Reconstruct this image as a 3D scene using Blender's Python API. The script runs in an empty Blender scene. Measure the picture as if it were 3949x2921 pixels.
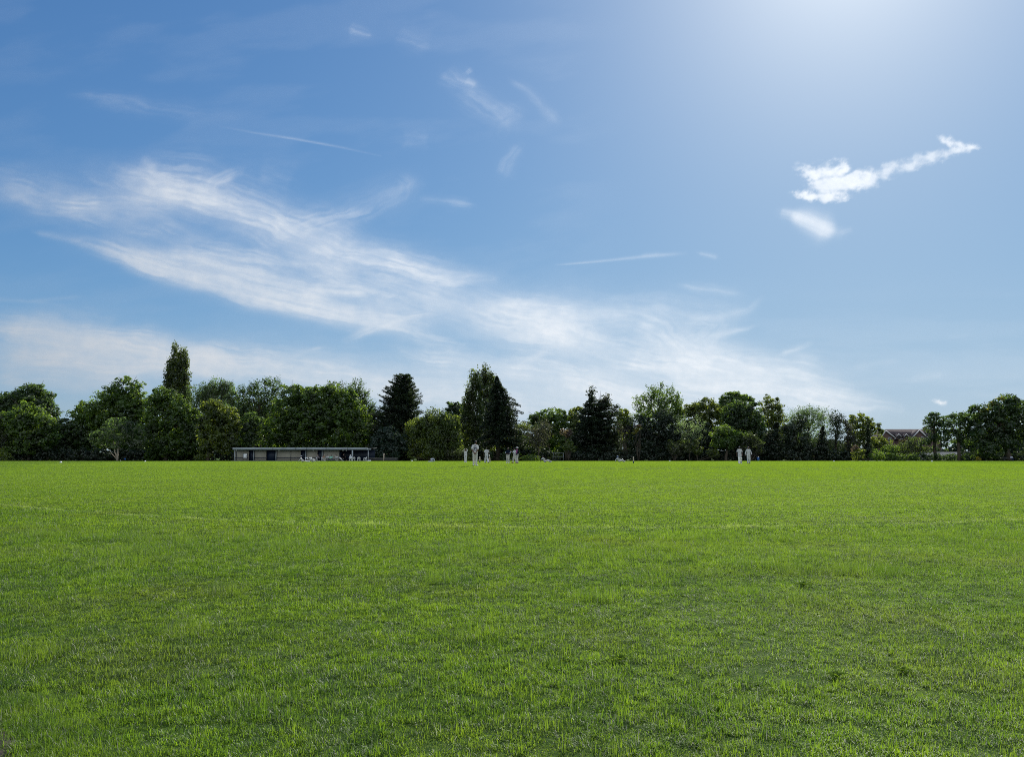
import bpy, bmesh, math, random
import numpy as np
from mathutils import Vector, Matrix, Euler
from mathutils.bvhtree import BVHTree

rng = np.random.default_rng(7)
random.seed(7)
SC = bpy.context.scene
COL = SC.collection
R = math.radians

# ------------------------------------------------------------------ camera
F, CX, CY, W0, H0 = 2951.0, 1974.5, 1460.5, 3949.0, 2921.0
CAM_H, HOR = 1.2, 1745.0
TH = math.atan((HOR - CY) / F)
GY = [0, 20, 30, 40, 48, 55, 65, 78, 100, 120, 140, 165, 185, 205, 260, 3000]
GZ = [0, 0, .02, .06, .10, .21, .14, .01, -.155, -.305, -.50, -.73, -.87, -1.0, -1.2, -1.2]


def gz(y):
    return float(np.interp(y, GY, GZ))


def at(px, py, Y):
    """World point at forward distance Y (metres) seen at photograph position px, py."""
    u, v = (px - CX) / F, (CY - py) / F
    ry = math.cos(TH) - math.sin(TH) * v
    rz = math.sin(TH) + math.cos(TH) * v
    t = Y / ry
    return Vector((u * t, Y, CAM_H + rz * t))


def ground_at(px, Y):
    p = at(px, 1780, Y)
    return Vector((p.x, Y, gz(Y)))


def mpp(Y):
    return Y / F


cam = bpy.data.cameras.new('camera')
cam.sensor_width = 36.0
cam.lens = F / W0 * 36.0
cam.clip_end = 20000
cam.clip_start = 0.05
camo = bpy.data.objects.new('camera', cam)
COL.objects.link(camo)
camo.location = (0, 0, CAM_H)
camo.rotation_euler = (math.pi / 2 + TH, 0, 0)
SC.camera = camo


# ------------------------------------------------------------------ helpers
def tag(o, label=None, cat=None, group=None, kind=None):
    if label:
        o['label'] = label
    if cat:
        o['category'] = cat
    if group:
        o['group'] = group
    if kind:
        o['kind'] = kind
    return o


def empty(name, loc, rz=0.0):
    o = bpy.data.objects.new(name, None)
    o.empty_display_size = 0.3
    COL.objects.link(o)
    o.location = loc
    o.rotation_euler = (0, 0, rz)
    return o


def np_mesh(name, V, faces_quads=None, faces_tris=None, mat=None, parent=None, smooth=False, attrs=None, loc=None):
    me = bpy.data.meshes.new(name)
    V = np.asarray(V, dtype=np.float32)
    loops, starts, tot = [], [], 0
    if faces_quads is not None and len(faces_quads):
        q = np.asarray(faces_quads, dtype=np.int32)
        loops.append(q.ravel())
        starts.append(np.arange(len(q), dtype=np.int32) * 4)
        tot = len(q) * 4
    if faces_tris is not None and len(faces_tris):
        t = np.asarray(faces_tris, dtype=np.int32)
        loops.append(t.ravel())
        starts.append(np.arange(len(t), dtype=np.int32) * 3 + tot)
    L = np.concatenate(loops)
    S = np.concatenate(starts)
    me.vertices.add(len(V))
    me.vertices.foreach_set('co', V.ravel())
    me.loops.add(len(L))
    me.loops.foreach_set('vertex_index', L)
    me.polygons.add(len(S))
    me.polygons.foreach_set('loop_start', S)
    me.update(calc_edges=True)
    if smooth:
        me.polygons.foreach_set('use_smooth', np.ones(len(S), dtype=bool))
    for k, a in (attrs or {}).items():
        at_ = me.attributes.new(k, 'FLOAT', 'POINT')
        at_.data.foreach_set('value', np.asarray(a, dtype=np.float32))
    if mat:
        me.materials.append(mat)
    o = bpy.data.objects.new(name, me)
    COL.objects.link(o)
    if parent:
        o.parent = parent
    if loc is not None:
        o.location = loc
    return o


class MB:
    """collects boxes, tubes and blobs into one mesh object"""

    def __init__(self):
        self.V, self.Q, self.T = [], [], []

    def box(self, c, s, rz=0.0, taper=1.0):
        n = len(self.V)
        cr, sr = math.cos(rz), math.sin(rz)
        for dz in (-.5, .5):
            k = taper if dz > 0 else 1.0
            for dx, dy in ((-.5, -.5), (.5, -.5), (.5, .5), (-.5, .5)):
                x, y = dx * s[0] * k, dy * s[1] * k
                self.V.append((c[0] + x * cr - y * sr, c[1] + x * sr + y * cr, c[2] + dz * s[2]))
        for f in ((3, 2, 1, 0), (4, 5, 6, 7), (0, 1, 5, 4), (1, 2, 6, 5), (2, 3, 7, 6), (3, 0, 4, 7)):
            self.Q.append(tuple(n + i for i in f))
        return self

    def tube(self, pts, rads, seg=8):
        pts = [Vector(p) for p in pts]
        n0 = len(self.V)
        ref = None
        for i, p in enumerate(pts):
            d = (pts[min(i + 1, len(pts) - 1)] - pts[max(i - 1, 0)]).normalized()
            if ref is None:
                ref = Vector((1, 0, 0)) if abs(d.x) < .8 else Vector((0, 1, 0))
            a = d.cross(ref).normalized()
            b = d.cross(a).normalized()
            ref = b.cross(d) * -1 if False else ref
            r = rads[i] if hasattr(rads, '__len__') else rads
            for k in range(seg):
                t = 2 * math.pi * k / seg
                self.V.append(tuple(p + a * (math.cos(t) * r) + b * (math.sin(t) * r)))
        for i in range(len(pts) - 1):
            for k in range(seg):
                k2 = (k + 1) % seg
                self.Q.append((n0 + i * seg + k, n0 + i * seg + k2, n0 + (i + 1) * seg + k2, n0 + (i + 1) * seg + k))
        for end in (0, len(pts) - 1):
            c = len(self.V)
            self.V.append(tuple(pts[end]))
            for k in range(seg):
                k2 = (k + 1) % seg
                f = (c, n0 + end * seg + k2, n0 + end * seg + k)
                self.T.append(f if end == 0 else f[::-1])
        return self

    def ball(self, c, r, nu=12, nv=8):
        """ellipsoid, r is a number or a triple"""
        r = (r, r, r) if not hasattr(r, '__len__') else r
        n0 = len(self.V)
        for j in range(1, nv):
            ph = math.pi * j / nv
            for i in range(nu):
                t = 2 * math.pi * i / nu
                self.V.append((c[0] + r[0] * math.sin(ph) * math.cos(t), c[1] + r[1] * math.sin(ph) * math.sin(t), c[2] + r[2] * math.cos(ph)))
        for j in range(nv - 2):
            for i in range(nu):
                i2 = (i + 1) % nu
                self.Q.append((n0 + j * nu + i, n0 + (j + 1) * nu + i, n0 + (j + 1) * nu + i2, n0 + j * nu + i2))
        top = len(self.V)
        self.V.append((c[0], c[1], c[2] + r[2]))
        bot = len(self.V)
        self.V.append((c[0], c[1], c[2] - r[2]))
        for i in range(nu):
            i2 = (i + 1) % nu
            self.T.append((top, n0 + i, n0 + i2))
            self.T.append((bot, n0 + (nv - 2) * nu + i2, n0 + (nv - 2) * nu + i))
        return self

    def cone(self, a, b, ra, rb, seg=12):
        """round cone: a tapered tube with a ball at each end"""
        self.ball(a, ra, seg, 8)
        self.ball(b, rb, seg, 8)
        if (Vector(a) - Vector(b)).length > 1e-4:
            self.tube([a, b], [ra, rb], seg)
        return self

    def build(self, name, mat, parent=None, smooth=False, loc=None, bevel=0.0):
        o = np_mesh(name, self.V, self.Q or None, self.T or None, mat, parent, smooth, loc=loc)
        if bevel:
            m = o.modifiers.new('bevel', 'BEVEL')
            m.width = bevel
            m.segments = 2
            m.limit_method = 'ANGLE'
        return o

    def remesh(self, name, mat, parent=None, voxel=.012, smooth_it=3):
        o = np_mesh(name, self.V, self.Q or None, self.T or None, None, None, True)
        m = o.modifiers.new('r', 'REMESH')
        m.mode = 'VOXEL'
        m.voxel_size = voxel
        m.use_smooth_shade = True
        if smooth_it:
            s = o.modifiers.new('s', 'SMOOTH')
            s.iterations = smooth_it
            s.factor = .5
        dg = bpy.context.evaluated_depsgraph_get()
        me = bpy.data.meshes.new_from_object(o.evaluated_get(dg))
        old = o.data
        o.modifiers.clear()
        o.data = me
        bpy.data.meshes.remove(old)
        me.materials.clear()
        me.materials.append(mat)
        me.polygons.foreach_set('use_smooth', np.ones(len(me.polygons), dtype=bool))
        if parent:
            o.parent = parent
        return o


# ------------------------------------------------------------------ materials
def new_mat(name):
    m = bpy.data.materials.new(name)
    m.use_nodes = True
    nt = m.node_tree
    nt.nodes.clear()
    return m, nt, nt.nodes, nt.links


def plain(name, col, rough=.6, vary=.12, scale=6.0, spec=.3, metallic=0.0):
    """principled surface with a little procedural unevenness"""
    m, nt, N, L = new_mat(name)
    out = N.new('ShaderNodeOutputMaterial')
    p = N.new('ShaderNodeBsdfPrincipled')
    p.inputs['Roughness'].default_value = rough
    p.inputs['Specular IOR Level'].default_value = spec
    p.inputs['Metallic'].default_value = metallic
    tc = N.new('ShaderNodeTexCoord')
    no = N.new('ShaderNodeTexNoise')
    no.inputs['Scale'].default_value = scale
    no.inputs['Detail'].default_value = 5
    rp = N.new('ShaderNodeValToRGB')
    a, b = 1 - vary, 1 + vary
    rp.color_ramp.elements[0].position = .3
    rp.color_ramp.elements[1].position = .7
    rp.color_ramp.elements[0].color = (col[0] * a, col[1] * a, col[2] * a, 1)
    rp.color_ramp.elements[1].color = (min(1, col[0] * b), min(1, col[1] * b), min(1, col[2] * b), 1)
    L.new(tc.outputs['Object'], no.inputs['Vector'])
    L.new(no.outputs['Fac'], rp.inputs['Fac'])
    L.new(rp.outputs['Color'], p.inputs['Base Color'])
    L.new(p.outputs[0], out.inputs[0])
    return m


def cloth(name, col, trans=.25):
    """woven cloth: diffuse with a little light coming through"""
    m, nt, N, L = new_mat(name)
    out = N.new('ShaderNodeOutputMaterial')
    d = N.new('ShaderNodeBsdfDiffuse')
    t = N.new('ShaderNodeBsdfTranslucent')
    mx = N.new('ShaderNodeMixShader')
    mx.inputs[0].default_value = trans
    tc = N.new('ShaderNodeTexCoord')
    no = N.new('ShaderNodeTexNoise')
    no.inputs['Scale'].default_value = 7
    no.inputs['Detail'].default_value = 4
    rp = N.new('ShaderNodeValToRGB')
    rp.color_ramp.elements[0].position = .35
    rp.color_ramp.elements[1].position = .65
    rp.color_ramp.elements[0].color = (col[0] * .86, col[1] * .86, col[2] * .87, 1)
    rp.color_ramp.elements[1].color = (col[0], col[1], col[2], 1)
    L.new(tc.outputs['Object'], no.inputs['Vector'])
    L.new(no.outputs['Fac'], rp.inputs['Fac'])
    L.new(rp.outputs['Color'], d.inputs['Color'])
    L.new(rp.outputs['Color'], t.inputs['Color'])
    bp = N.new('ShaderNodeBump')
    bp.inputs['Strength'].default_value = .35
    bp.inputs['Distance'].default_value = .03
    n2 = N.new('ShaderNodeTexNoise')
    n2.inputs['Scale'].default_value = 11
    L.new(tc.outputs['Object'], n2.inputs['Vector'])
    L.new(n2.outputs['Fac'], bp.inputs['Height'])
    L.new(bp.outputs['Normal'], d.inputs['Normal'])
    L.new(d.outputs[0], mx.inputs[1])
    L.new(t.outputs[0], mx.inputs[2])
    L.new(mx.outputs[0], out.inputs[0])
    return m


def leaf_mat(name, col, trans_col=None, trans=.4, vary=.35, gloss=.04):
    m, nt, N, L = new_mat(name)
    out = N.new('ShaderNodeOutputMaterial')
    tc = trans_col or (col[0] * 1.9, col[1] * 1.75, col[2] * .8)
    a = N.new('ShaderNodeAttribute')
    a.attribute_name = 'tint'

    def ramp(c):
        rp = N.new('ShaderNodeValToRGB')
        e = rp.color_ramp.elements
        e[0].color = (c[0] * (1 - vary), c[1] * (1 - vary), c[2] * (1 - vary), 1)
        e[1].color = (min(1, c[0] * (1 + vary * 1.3)), min(1, c[1] * (1 + vary)), c[2] * (1 + vary * .6), 1)
        L.new(a.outputs['Fac'], rp.inputs['Fac'])
        return rp

    d = N.new('ShaderNodeBsdfDiffuse')
    t = N.new('ShaderNodeBsdfTranslucent')
    g = N.new('ShaderNodeBsdfGlossy')
    g.inputs['Roughness'].default_value = .45
    g.inputs['Color'].default_value = (.8, .85, .8, 1)
    L.new(ramp(col).outputs[0], d.inputs['Color'])
    L.new(ramp(tc).outputs[0], t.inputs['Color'])
    mx = N.new('ShaderNodeMixShader')
    mx.inputs[0].default_value = trans
    L.new(d.outputs[0], mx.inputs[1])
    L.new(t.outputs[0], mx.inputs[2])
    m2 = N.new('ShaderNodeMixShader')
    m2.inputs[0].default_value = gloss
    L.new(mx.outputs[0], m2.inputs[1])
    L.new(g.outputs[0], m2.inputs[2])
    L.new(m2.outputs[0], out.inputs[0])
    return m


# ------------------------------------------------------------------ light
SUN_AZ, SUN_EL = 25.5, 35.0
sd = Vector((math.sin(R(SUN_AZ)) * math.cos(R(SUN_EL)), math.cos(R(SUN_AZ)) * math.cos(R(SUN_EL)), math.sin(R(SUN_EL))))
sun = bpy.data.lights.new('sun', 'SUN')
sun.energy = 4.8
sun.angle = R(.53)
sun.color = (1, .95, .86)
suno = bpy.data.objects.new('sun', sun)
COL.objects.link(suno)
suno.rotation_euler = (-sd).to_track_quat('-Z', 'Y').to_euler()
suno.location = (60, 100, 90)

wd = bpy.data.worlds.new('World')
SC.world = wd
wd.use_nodes = True
wn, wl = wd.node_tree.nodes, wd.node_tree.links
bg = wn['Background']
sky = wn.new('ShaderNodeTexSky')
sky.sky_type = 'NISHITA'
sky.sun_disc = False
sky.sun_elevation = R(SUN_EL)
sky.sun_rotation = R(SUN_AZ)
sky.altitude = 20
sky.air_density = 1.0
sky.dust_density = .4
sky.ozone_density = 3.0
bg.inputs['Strength'].default_value = .1
BACK_FILL = 9.0
# film response of the bright air round the sun: each channel rolls off softly
sep = wn.new('ShaderNodeSeparateColor')
com = wn.new('ShaderNodeCombineColor')
wl.new(sky.outputs[0], sep.inputs[0])


def wmath(op, a, b=None):
    n = wn.new('ShaderNodeMath')
    n.operation = op
    for i, v in enumerate((a, b)):
        if v is None:
            continue
        if isinstance(v, (int, float)):
            n.inputs[i].default_value = v
        else:
            wl.new(v, n.inputs[i])
    return n.outputs[0]


for i, (mm, gg, ss) in enumerate(((.405, 1.2, .58), (.54, 1.10, .54), (.652, 1.18, .44))):
    v = wmath('POWER', wmath('MULTIPLY', sep.outputs[i], .1 / ss), gg)
    v = wmath('EXPONENT', wmath('MULTIPLY', v, -1.0))
    v = wmath('MULTIPLY', wmath('SUBTRACT', 1.0, v), mm * 10)
    wl.new(v, com.inputs[i])
# pale aureole of scattered light round the sun, and unseen bright cloud behind the camera, added as fill light
geo = wn.new('ShaderNodeTexCoord')
dot = wn.new('ShaderNodeVectorMath')
dot.operation = 'DOT_PRODUCT'
dot.inputs[1].default_value = tuple(sd)
wl.new(geo.outputs['Generated'], dot.inputs[0])
ang = wmath('ARCCOSINE', wmath('MINIMUM', dot.outputs['Value'], .99999))
aur = wmath('EXPONENT', wmath('DIVIDE', ang, -R(7.2)))


def wmix(kind, f, a, b):
    n = wn.new('ShaderNodeMix')
    n.data_type = 'RGBA'
    n.blend_type = kind
    for s_, v in ((n.inputs[0], f), (n.inputs[6], a), (n.inputs[7], b)):
        if isinstance(v, tuple):
            s_.default_value = v
        elif isinstance(v, (int, float)):
            s_.default_value = v
        else:
            wl.new(v, s_)
    return n.outputs[2]


cl1 = wmix('ADD', aur, com.outputs[0], (5.8, 5.2, 4.2, 1))
sxyz = wn.new('ShaderNodeSeparateXYZ')
wl.new(geo.outputs['Generated'], sxyz.inputs[0])
nz_ = wn.new('ShaderNodeTexNoise')
nz_.inputs['Scale'].default_value = 2.6
nz_.inputs['Detail'].default_value = 7
wl.new(geo.outputs['Generated'], nz_.inputs['Vector'])


def wramp(v, a, b):
    n = wn.new('ShaderNodeMapRange')
    n.interpolation_type = 'SMOOTHSTEP'
    n.inputs['From Min'].default_value = a
    n.inputs['From Max'].default_value = b
    wl.new(v, n.inputs['Value'])
    return n.outputs[0]


back = wmath('MULTIPLY', wramp(sxyz.outputs[1], .05, -.35), wramp(sxyz.outputs[2], 0.0, .08))
cov = wmath('MULTIPLY', back, wramp(nz_.outputs['Fac'], .40, .52))
cl2 = wmix('MIX', cov, cl1, (BACK_FILL * .94, BACK_FILL * 1.0, BACK_FILL * 1.06, 1))
wl.new(cl2, bg.inputs['Color'])

vs = SC.view_settings
SC.display_settings.display_device = 'sRGB'
vs.view_transform = 'Standard'
vs.look = 'None'
vs.exposure = .2
vs.gamma = 1
cy = SC.cycles
cy.max_bounces = 7
cy.diffuse_bounces = 3
cy.glossy_bounces = 2
cy.transmission_bounces = 4
cy.transparent_max_bounces = 8
cy.caustics_reflective = False
cy.caustics_refractive = False
cy.sample_clamp_indirect = 4
cy.use_denoising = False
cy.filter_width = 1.0
# ------------------------------------------------------------------ clouds: a thin high sheet far outside everything
def lattice(seed):
    return np.random.default_rng(seed).random((256, 256)).astype(np.float32)


LAT = [lattice(100 + i) for i in range(8)]


def vnoise(x, y, k=0):
    xi, yi = np.floor(x).astype(int), np.floor(y).astype(int)
    fx, fy = x - xi, y - yi
    fx, fy = fx * fx * fx * (fx * (fx * 6 - 15) + 10), fy * fy * fy * (fy * (fy * 6 - 15) + 10)
    A = LAT[k % 8]
    x0, x1, y0, y1 = xi & 255, (xi + 1) & 255, yi & 255, (yi + 1) & 255
    return (A[y0, x0] * (1 - fx) + A[y0, x1] * fx) * (1 - fy) + (A[y1, x0] * (1 - fx) + A[y1, x1] * fx) * fy


def fbm(x, y, oct=5, k=0, gain=.5, lac=2.03):
    s, a, n = 0, 1, 0
    for i in range(oct):
        s = s + a * vnoise(x + 17.3 * i, y + 9.1 * i, k + i)
        n += a
        a *= gain
        x, y = x * lac, y * lac
    return s / n


def smooth(a, b, x):
    t = np.clip((x - a) / (b - a), 0, 1)
    return t * t * (3 - 2 * t)


AZ0, AZ1, EL0, EL1 = -46, 46, -.5, 40
NX, NZ = 1250, 580
az = np.radians(np.linspace(AZ0, AZ1, NX))
el = np.radians(np.linspace(EL0, EL1, NZ))
AZ, EL = np.meshgrid(az, el)
DX, DY, DZ = np.sin(AZ) * np.cos(EL), np.cos(AZ) * np.cos(EL), np.sin(EL)
# flat chart of the sky around due north, in the 2233-wide units the cloud strokes were measured in
K = 2233 / 3949
fw = DY * math.cos(TH) + DZ * math.sin(TH)
SX = (CX + F * DX / fw) * K
SY = (CY - F * (-DY * math.sin(TH) + DZ * math.cos(TH)) / fw) * K
DEN = np.zeros_like(SX)


def stroke(pts, wu, wd, amp, fib=1.0, freq=1.0, warp=14, soft=1.0, k=0, fscale=1.0, taper=.18):
    """a brush of cloud along pts; wu/wd are its half widths above and below (a number or one per point)"""
    global DEN
    P = np.array(pts, float)
    n = len(P)
    WU = np.full(n, wu, float) if np.isscalar(wu) else np.array(wu, float)
    WD = np.full(n, wd, float) if np.isscalar(wd) else np.array(wd, float)
    m = max(WU.max(), WD.max()) * 2.2 + warp * 2
    sel = (SX > P[:, 0].min() - m) & (SX < P[:, 0].max() + m) & (SY > P[:, 1].min() - m) & (SY < P[:, 1].max() + m)
    if not sel.any():
        return
    x, y = SX[sel], SY[sel]
    x0, y0 = x, y
    x = x + (fbm(x / 110, y / 60, 4, k) - .5) * warp * 2.6 + (fbm(x / 22, y / 14, 3, k + 4) - .5) * warp * .5
    y = y + (fbm(x0 / 120, y / 55, 4, k + 3) - .5) * warp * 2.0 + (fbm(x0 / 24, y / 12, 3, k + 5) - .5) * warp * .45
    best = np.full(x.shape, 1e9)
    bv = np.zeros_like(x)
    bs = np.zeros_like(x)
    bwu = np.ones_like(x)
    bwd = np.ones_like(x)
    seg = np.linalg.norm(np.diff(P, axis=0), axis=1)
    cum = np.concatenate([[0], np.cumsum(seg)])
    for i in range(n - 1):
        a, d, ln = P[i], (P[i + 1] - P[i]) / seg[i], seg[i]
        rx, ry = x - a[0], y - a[1]
        t = rx * d[0] + ry * d[1]
        tc = np.clip(t, 0, ln)
        dx, dy = rx - tc * d[0], ry - tc * d[1]
        dist = np.hypot(dx, dy)
        v = -(rx * d[1] - ry * d[0]) if False else (ry * d[0] - rx * d[1])
        b = dist < best
        best = np.where(b, dist, best)
        bv = np.where(b, np.sign(v) * dist, bv)
        bs = np.where(b, cum[i] + tc, bs)
        f = tc / ln
        bwu = np.where(b, WU[i] + (WU[i + 1] - WU[i]) * f, bwu)
        bwd = np.where(b, WD[i] + (WD[i + 1] - WD[i]) * f, bwd)
    w = np.where(bv < 0, bwu, bwd)
    prof = np.exp(-np.power(best / (w * 1.18), 1.7 * soft) * 1.2)
    tot = cum[-1]
    e = smooth(0, taper * tot + 1, bs) * smooth(0, taper * tot + 1, tot - bs) * .85 + .15
    # fibres: noise stretched along the stroke
    fb = fbm(bs / (95 * freq) + 3.1 * k, (bv + 400) / (7.0 * freq * fscale), 5, k + 1)
    fl = fbm(x / 130, y / 60, 4, k + 2)
    fg = fbm(bs / 40 + 7.7 * k, (bv + 300) / 3.2, 4, k + 6)
    cl = fbm(x0 / 16, y0 / 9, 4, k + 5)
    fib = fib * .72
    tex = 1 - fib + fib * (smooth(.22, .78, fb) * .9 + .2) * (.25 + 1.4 * smooth(.25, .72, fl)) * (.7 + .6 * cl)
    tex = tex * (.8 + .4 * fg)
    DEN[sel] += amp * prof * e * tex


# soft wide veils under the bands
stroke([(0, 420), (220, 430), (440, 450), (660, 530), (900, 600), (1100, 660), (1300, 720)], 40, 34, .15, fib=.4, k=6, warp=20)
stroke([(150, 540), (400, 600), (650, 660), (900, 700), (1150, 740), (1450, 810)], 44, 22, .26, fib=.4, k=3, warp=16)
stroke([(-60, 740), (250, 775), (600, 815), (1000, 850), (1500, 880)], 48, 50, .62, fib=.3, k=2, warp=14)
stroke([(1100, 680), (1350, 690), (1560, 700), (1500, 760), (1700, 840)], 44, 44, .30, fib=.5, k=4, warp=18)
# upper band of cirrus
stroke([(-40, 400), (60, 425), (170, 445), (280, 450), (360, 452)], [34, 30, 30, 30, 26], [24, 26, 26, 22, 18], .95, k=0)
stroke([(210, 385), (300, 412), (400, 428), (480, 450), (560, 478), (660, 520), (760, 560), (880, 585), (1000, 605), (1070, 615)], [26, 40, 48, 46, 42, 36, 34, 28, 18, 10], [18, 32, 26, 22, 26, 30, 30, 24, 18, 10], 1.45, fib=.85, k=1)
stroke([(245, 368), (330, 400), (420, 420), (520, 440)], [12, 18, 22, 14], [16, 20, 24, 20], .7, k=5)
stroke([(310, 345), (370, 400)], 10, 14, .4, k=3)
stroke([(515, 375), (470, 395), (465, 415), (500, 440)], 10, 12, .55, k=2, warp=8)
stroke([(640, 500), (760, 465), (830, 430), (900, 395)], [20, 26, 26, 20], [22, 26, 24, 18], .38, k=4)
stroke([(820, 470), (880, 430), (890, 400), (860, 380)], 16, 18, .16, k=6)
stroke([(900, 435), (1040, 450)], 8, 10, .18, k=6)
# gauze between the bands
stroke([(120, 440), (280, 500), (420, 535), (560, 560), (700, 590), (830, 630), (960, 660)], [26, 30, 30, 30, 30, 30, 30], [28, 30, 28, 26, 28, 30, 34], .55, k=2)
stroke([(640, 560), (700, 575), (760, 590)], 10, 10, .35, k=7)
# lower bright band with the crisp lower edge
stroke([(70, 508), (130, 520), (190, 532)], [5, 7, 9], [5, 5, 7], .55, k=3, warp=6)
stroke([(180, 530), (240, 545), (320, 575), (400, 596), (480, 618), (570, 645), (660, 666), (760, 690), (850, 700), (930, 705)], [12, 18, 24, 30, 34, 36, 36, 32, 26, 18], [10, 14, 18, 20, 22, 24, 24, 22, 18, 14], 1.7, fib=.8, k=4, warp=8, soft=1.3)
stroke([(330, 560), (450, 575), (560, 600), (680, 630), (800, 640)], [22, 26, 28, 26, 10], [26, 30, 32, 26, 10], .72, k=5)
stroke([(680, 632), (760, 640), (806, 636)], [9, 11, 7], [9, 9, 7], .7, k=6, warp=6)
stroke([(762, 742), (800, 725), (850, 708), (910, 690), (960, 684)], [7, 10, 12, 10, 7], [5, 6, 8, 7, 5], .75, k=7, warp=6)
stroke([(670, 690), (760, 705), (900, 730), (1010, 752)], [14, 16, 18, 10], [8, 12, 12, 8], .55, k=1)
# the fan drifting to the lower right
stroke([(880, 640), (980, 662), (1080, 690), (1180, 715), (1280, 735)], [22, 28, 32, 34, 30], [24, 28, 32, 36, 36], 1.35, fib=.85, k=0)
stroke([(1040, 660), (1160, 678), (1290, 690), (1400, 688)], [14, 18, 20, 16], [18, 24, 26, 24], 1.0, k=2)
stroke([(1120, 700), (1220, 745), (1330, 780), (1440, 800), (1560, 820), (1700, 848), (1850, 880), (1960, 893)], [30, 34, 36, 40, 44, 40, 26, 12], [30, 32, 36, 42, 46, 38, 24, 12], 1.15, fib=.85, k=3)
stroke([(1380, 700), (1450, 720), (1490, 770), (1560, 800)], [26, 24, 26, 30], [28, 28, 32, 36], .8, k=4)
stroke([(1500, 790), (1600, 800), (1720, 810), (1800, 830)], 34, 36, .65, k=5)
stroke([(1440, 840), (1560, 850), (1720, 865)], 30, 26, .75, k=1)
stroke([(1480, 622), (1560, 632), (1615, 640)], [6, 9, 6], [5, 7, 5], .38, k=6, warp=6)
stroke([(1662, 645), (1630, 672), (1570, 692), (1490, 700)], [4, 7, 9, 10], [4, 7, 9, 10], .38, k=7, warp=6)
stroke([(1655, 706), (1630, 716), (1560, 735), (1500, 742)], [5, 5, 7, 8], [5, 5, 7, 8], .33, k=0, warp=5)
stroke([(1775, 742), (1735, 760), (1700, 775)], [4, 7, 5], [4, 5, 5], .36, k=1, warp=5)
stroke([(1965, 786), (1910, 788), (1860, 800)], [4, 9, 7], [4, 6, 7], .28, k=2, warp=6)
stroke([(1200, 762), (1170, 780), (1110, 806)], [6, 8, 8], [6, 8, 8], .5, k=3, warp=5)
# low streaks above the trees
stroke([(-40, 700), (80, 722), (200, 740), (310, 757), (430, 780), (545, 806)], [22, 24, 24, 22, 18, 8], [24, 26, 24, 20, 16, 8], 2.5, fib=.75, k=5, fscale=.7)
stroke([(-40, 770), (120, 780), (260, 798), (400, 812), (520, 822)], [22, 22, 20, 16, 10], [24, 24, 20, 16, 10], 2.0, fib=.75, k=6, fscale=.6)
stroke([(-40, 830), (160, 835), (330, 850)], 26, 24, .9, fib=.8, k=7)
stroke([(400, 768), (560, 790), (700, 808), (830, 830), (960, 856)], [22, 24, 22, 20, 16], [20, 24, 24, 22, 18], .95, k=0, fscale=.7)
stroke([(640, 772), (680, 766), (706, 760)], 4, 5, .3, k=1, warp=4)
stroke([(880, 770), (1000, 788), (1120, 808), (1250, 835), (1400, 868), (1480, 885)], [18, 22, 26, 28, 26, 18], [18, 20, 24, 28, 28, 22], 1.15, fib=.85, k=2, fscale=.7)
stroke([(760, 850), (900, 868), (1050, 880), (1200, 890)], 26, 26, .7, k=3)
stroke([(1300, 890), (1600, 895), (1900, 905)], 30, 26, .6, k=4)
stroke([(-60, 650), (60, 656), (185, 646)], 4, 4, .35, k=2, warp=4)
stroke([(60, 655), (150, 668)], 4, 4, .25, k=2, warp=4)
stroke([(1980, 835), (2060, 820)], 6, 6, .18, k=5)
stroke([(2050, 733), (2110, 728)], 4, 4, .12, k=5)
# wisps high up
stroke([(975, 150), (1010, 168), (1050, 186)], [12, 14, 6], [16, 22, 10], .17, k=1)
stroke([(1018, 172), (1040, 186)], 6, 7, .22, k=2, warp=6)
stroke([(1020, 150), (1028, 160)], 7, 7, .18, k=2, warp=6)
stroke([(1000, 190), (1060, 220), (1110, 250), (1100, 290)], 24, 26, .15, k=3)
stroke([(1116, 172), (1150, 200), (1180, 235), (1205, 250), (1218, 266)], [5, 9, 8, 9, 6], [5, 9, 9, 12, 7], .26, k=4, warp=8)
stroke([(1134, 318), (1118, 350), (1096, 384)], [11, 13, 14], [11, 13, 14], .18, k=5, warp=8)
stroke([(1090, 265), (1140, 240)], 14, 16, .13, k=5)
stroke([(762, 62), (790, 72), (812, 80)], [12, 10, 6], [12, 10, 6], .2, k=6, warp=8)
stroke([(860, 70), (940, 95)], 18, 18, .09, k=7)
stroke([(160, 205), (260, 222), (340, 235), (430, 248), (550, 240)], [14, 16, 18, 18, 8], [14, 16, 18, 18, 8], .12, k=0)
stroke([(560, 372), (640, 392)], 18, 18, .12, k=1)
stroke([(880, 300), (940, 296)], 14, 14, .08, k=1)
# contrails
stroke([(480, 275), (560, 290), (640, 302), (740, 320), (832, 340)], [1.6, 1.8, 2, 1.9, 1.2], [1.4, 1.6, 1.8, 1.7, 1.1], .34, fib=.25, k=1, warp=0, taper=.5)
stroke([(1212, 577), (1300, 570), (1400, 560), (1495, 553)], [1.6, 2, 3, 3], [1.6, 2, 3.2, 3], .36, fib=.4, k=3, warp=1.5)
stroke([(1395, 558), (1440, 555)], 4, 4, .25, k=3, warp=3)
stroke([(1520, 552), (1565, 560)], 4, 4, .2, k=3, warp=3)
# broad veil low in the north
veil = smooth(560, 930, SY) * (.06 + .16 * smooth(.35, .7, fbm(SX / 300, SY / 45, 5, 3)))
DEN += veil
DEN += .05 * smooth(.45, .75, fbm(SX / 210 + SY / 160, SY / 70, 5, 6)) * smooth(500, 300, SX - 900)


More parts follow.
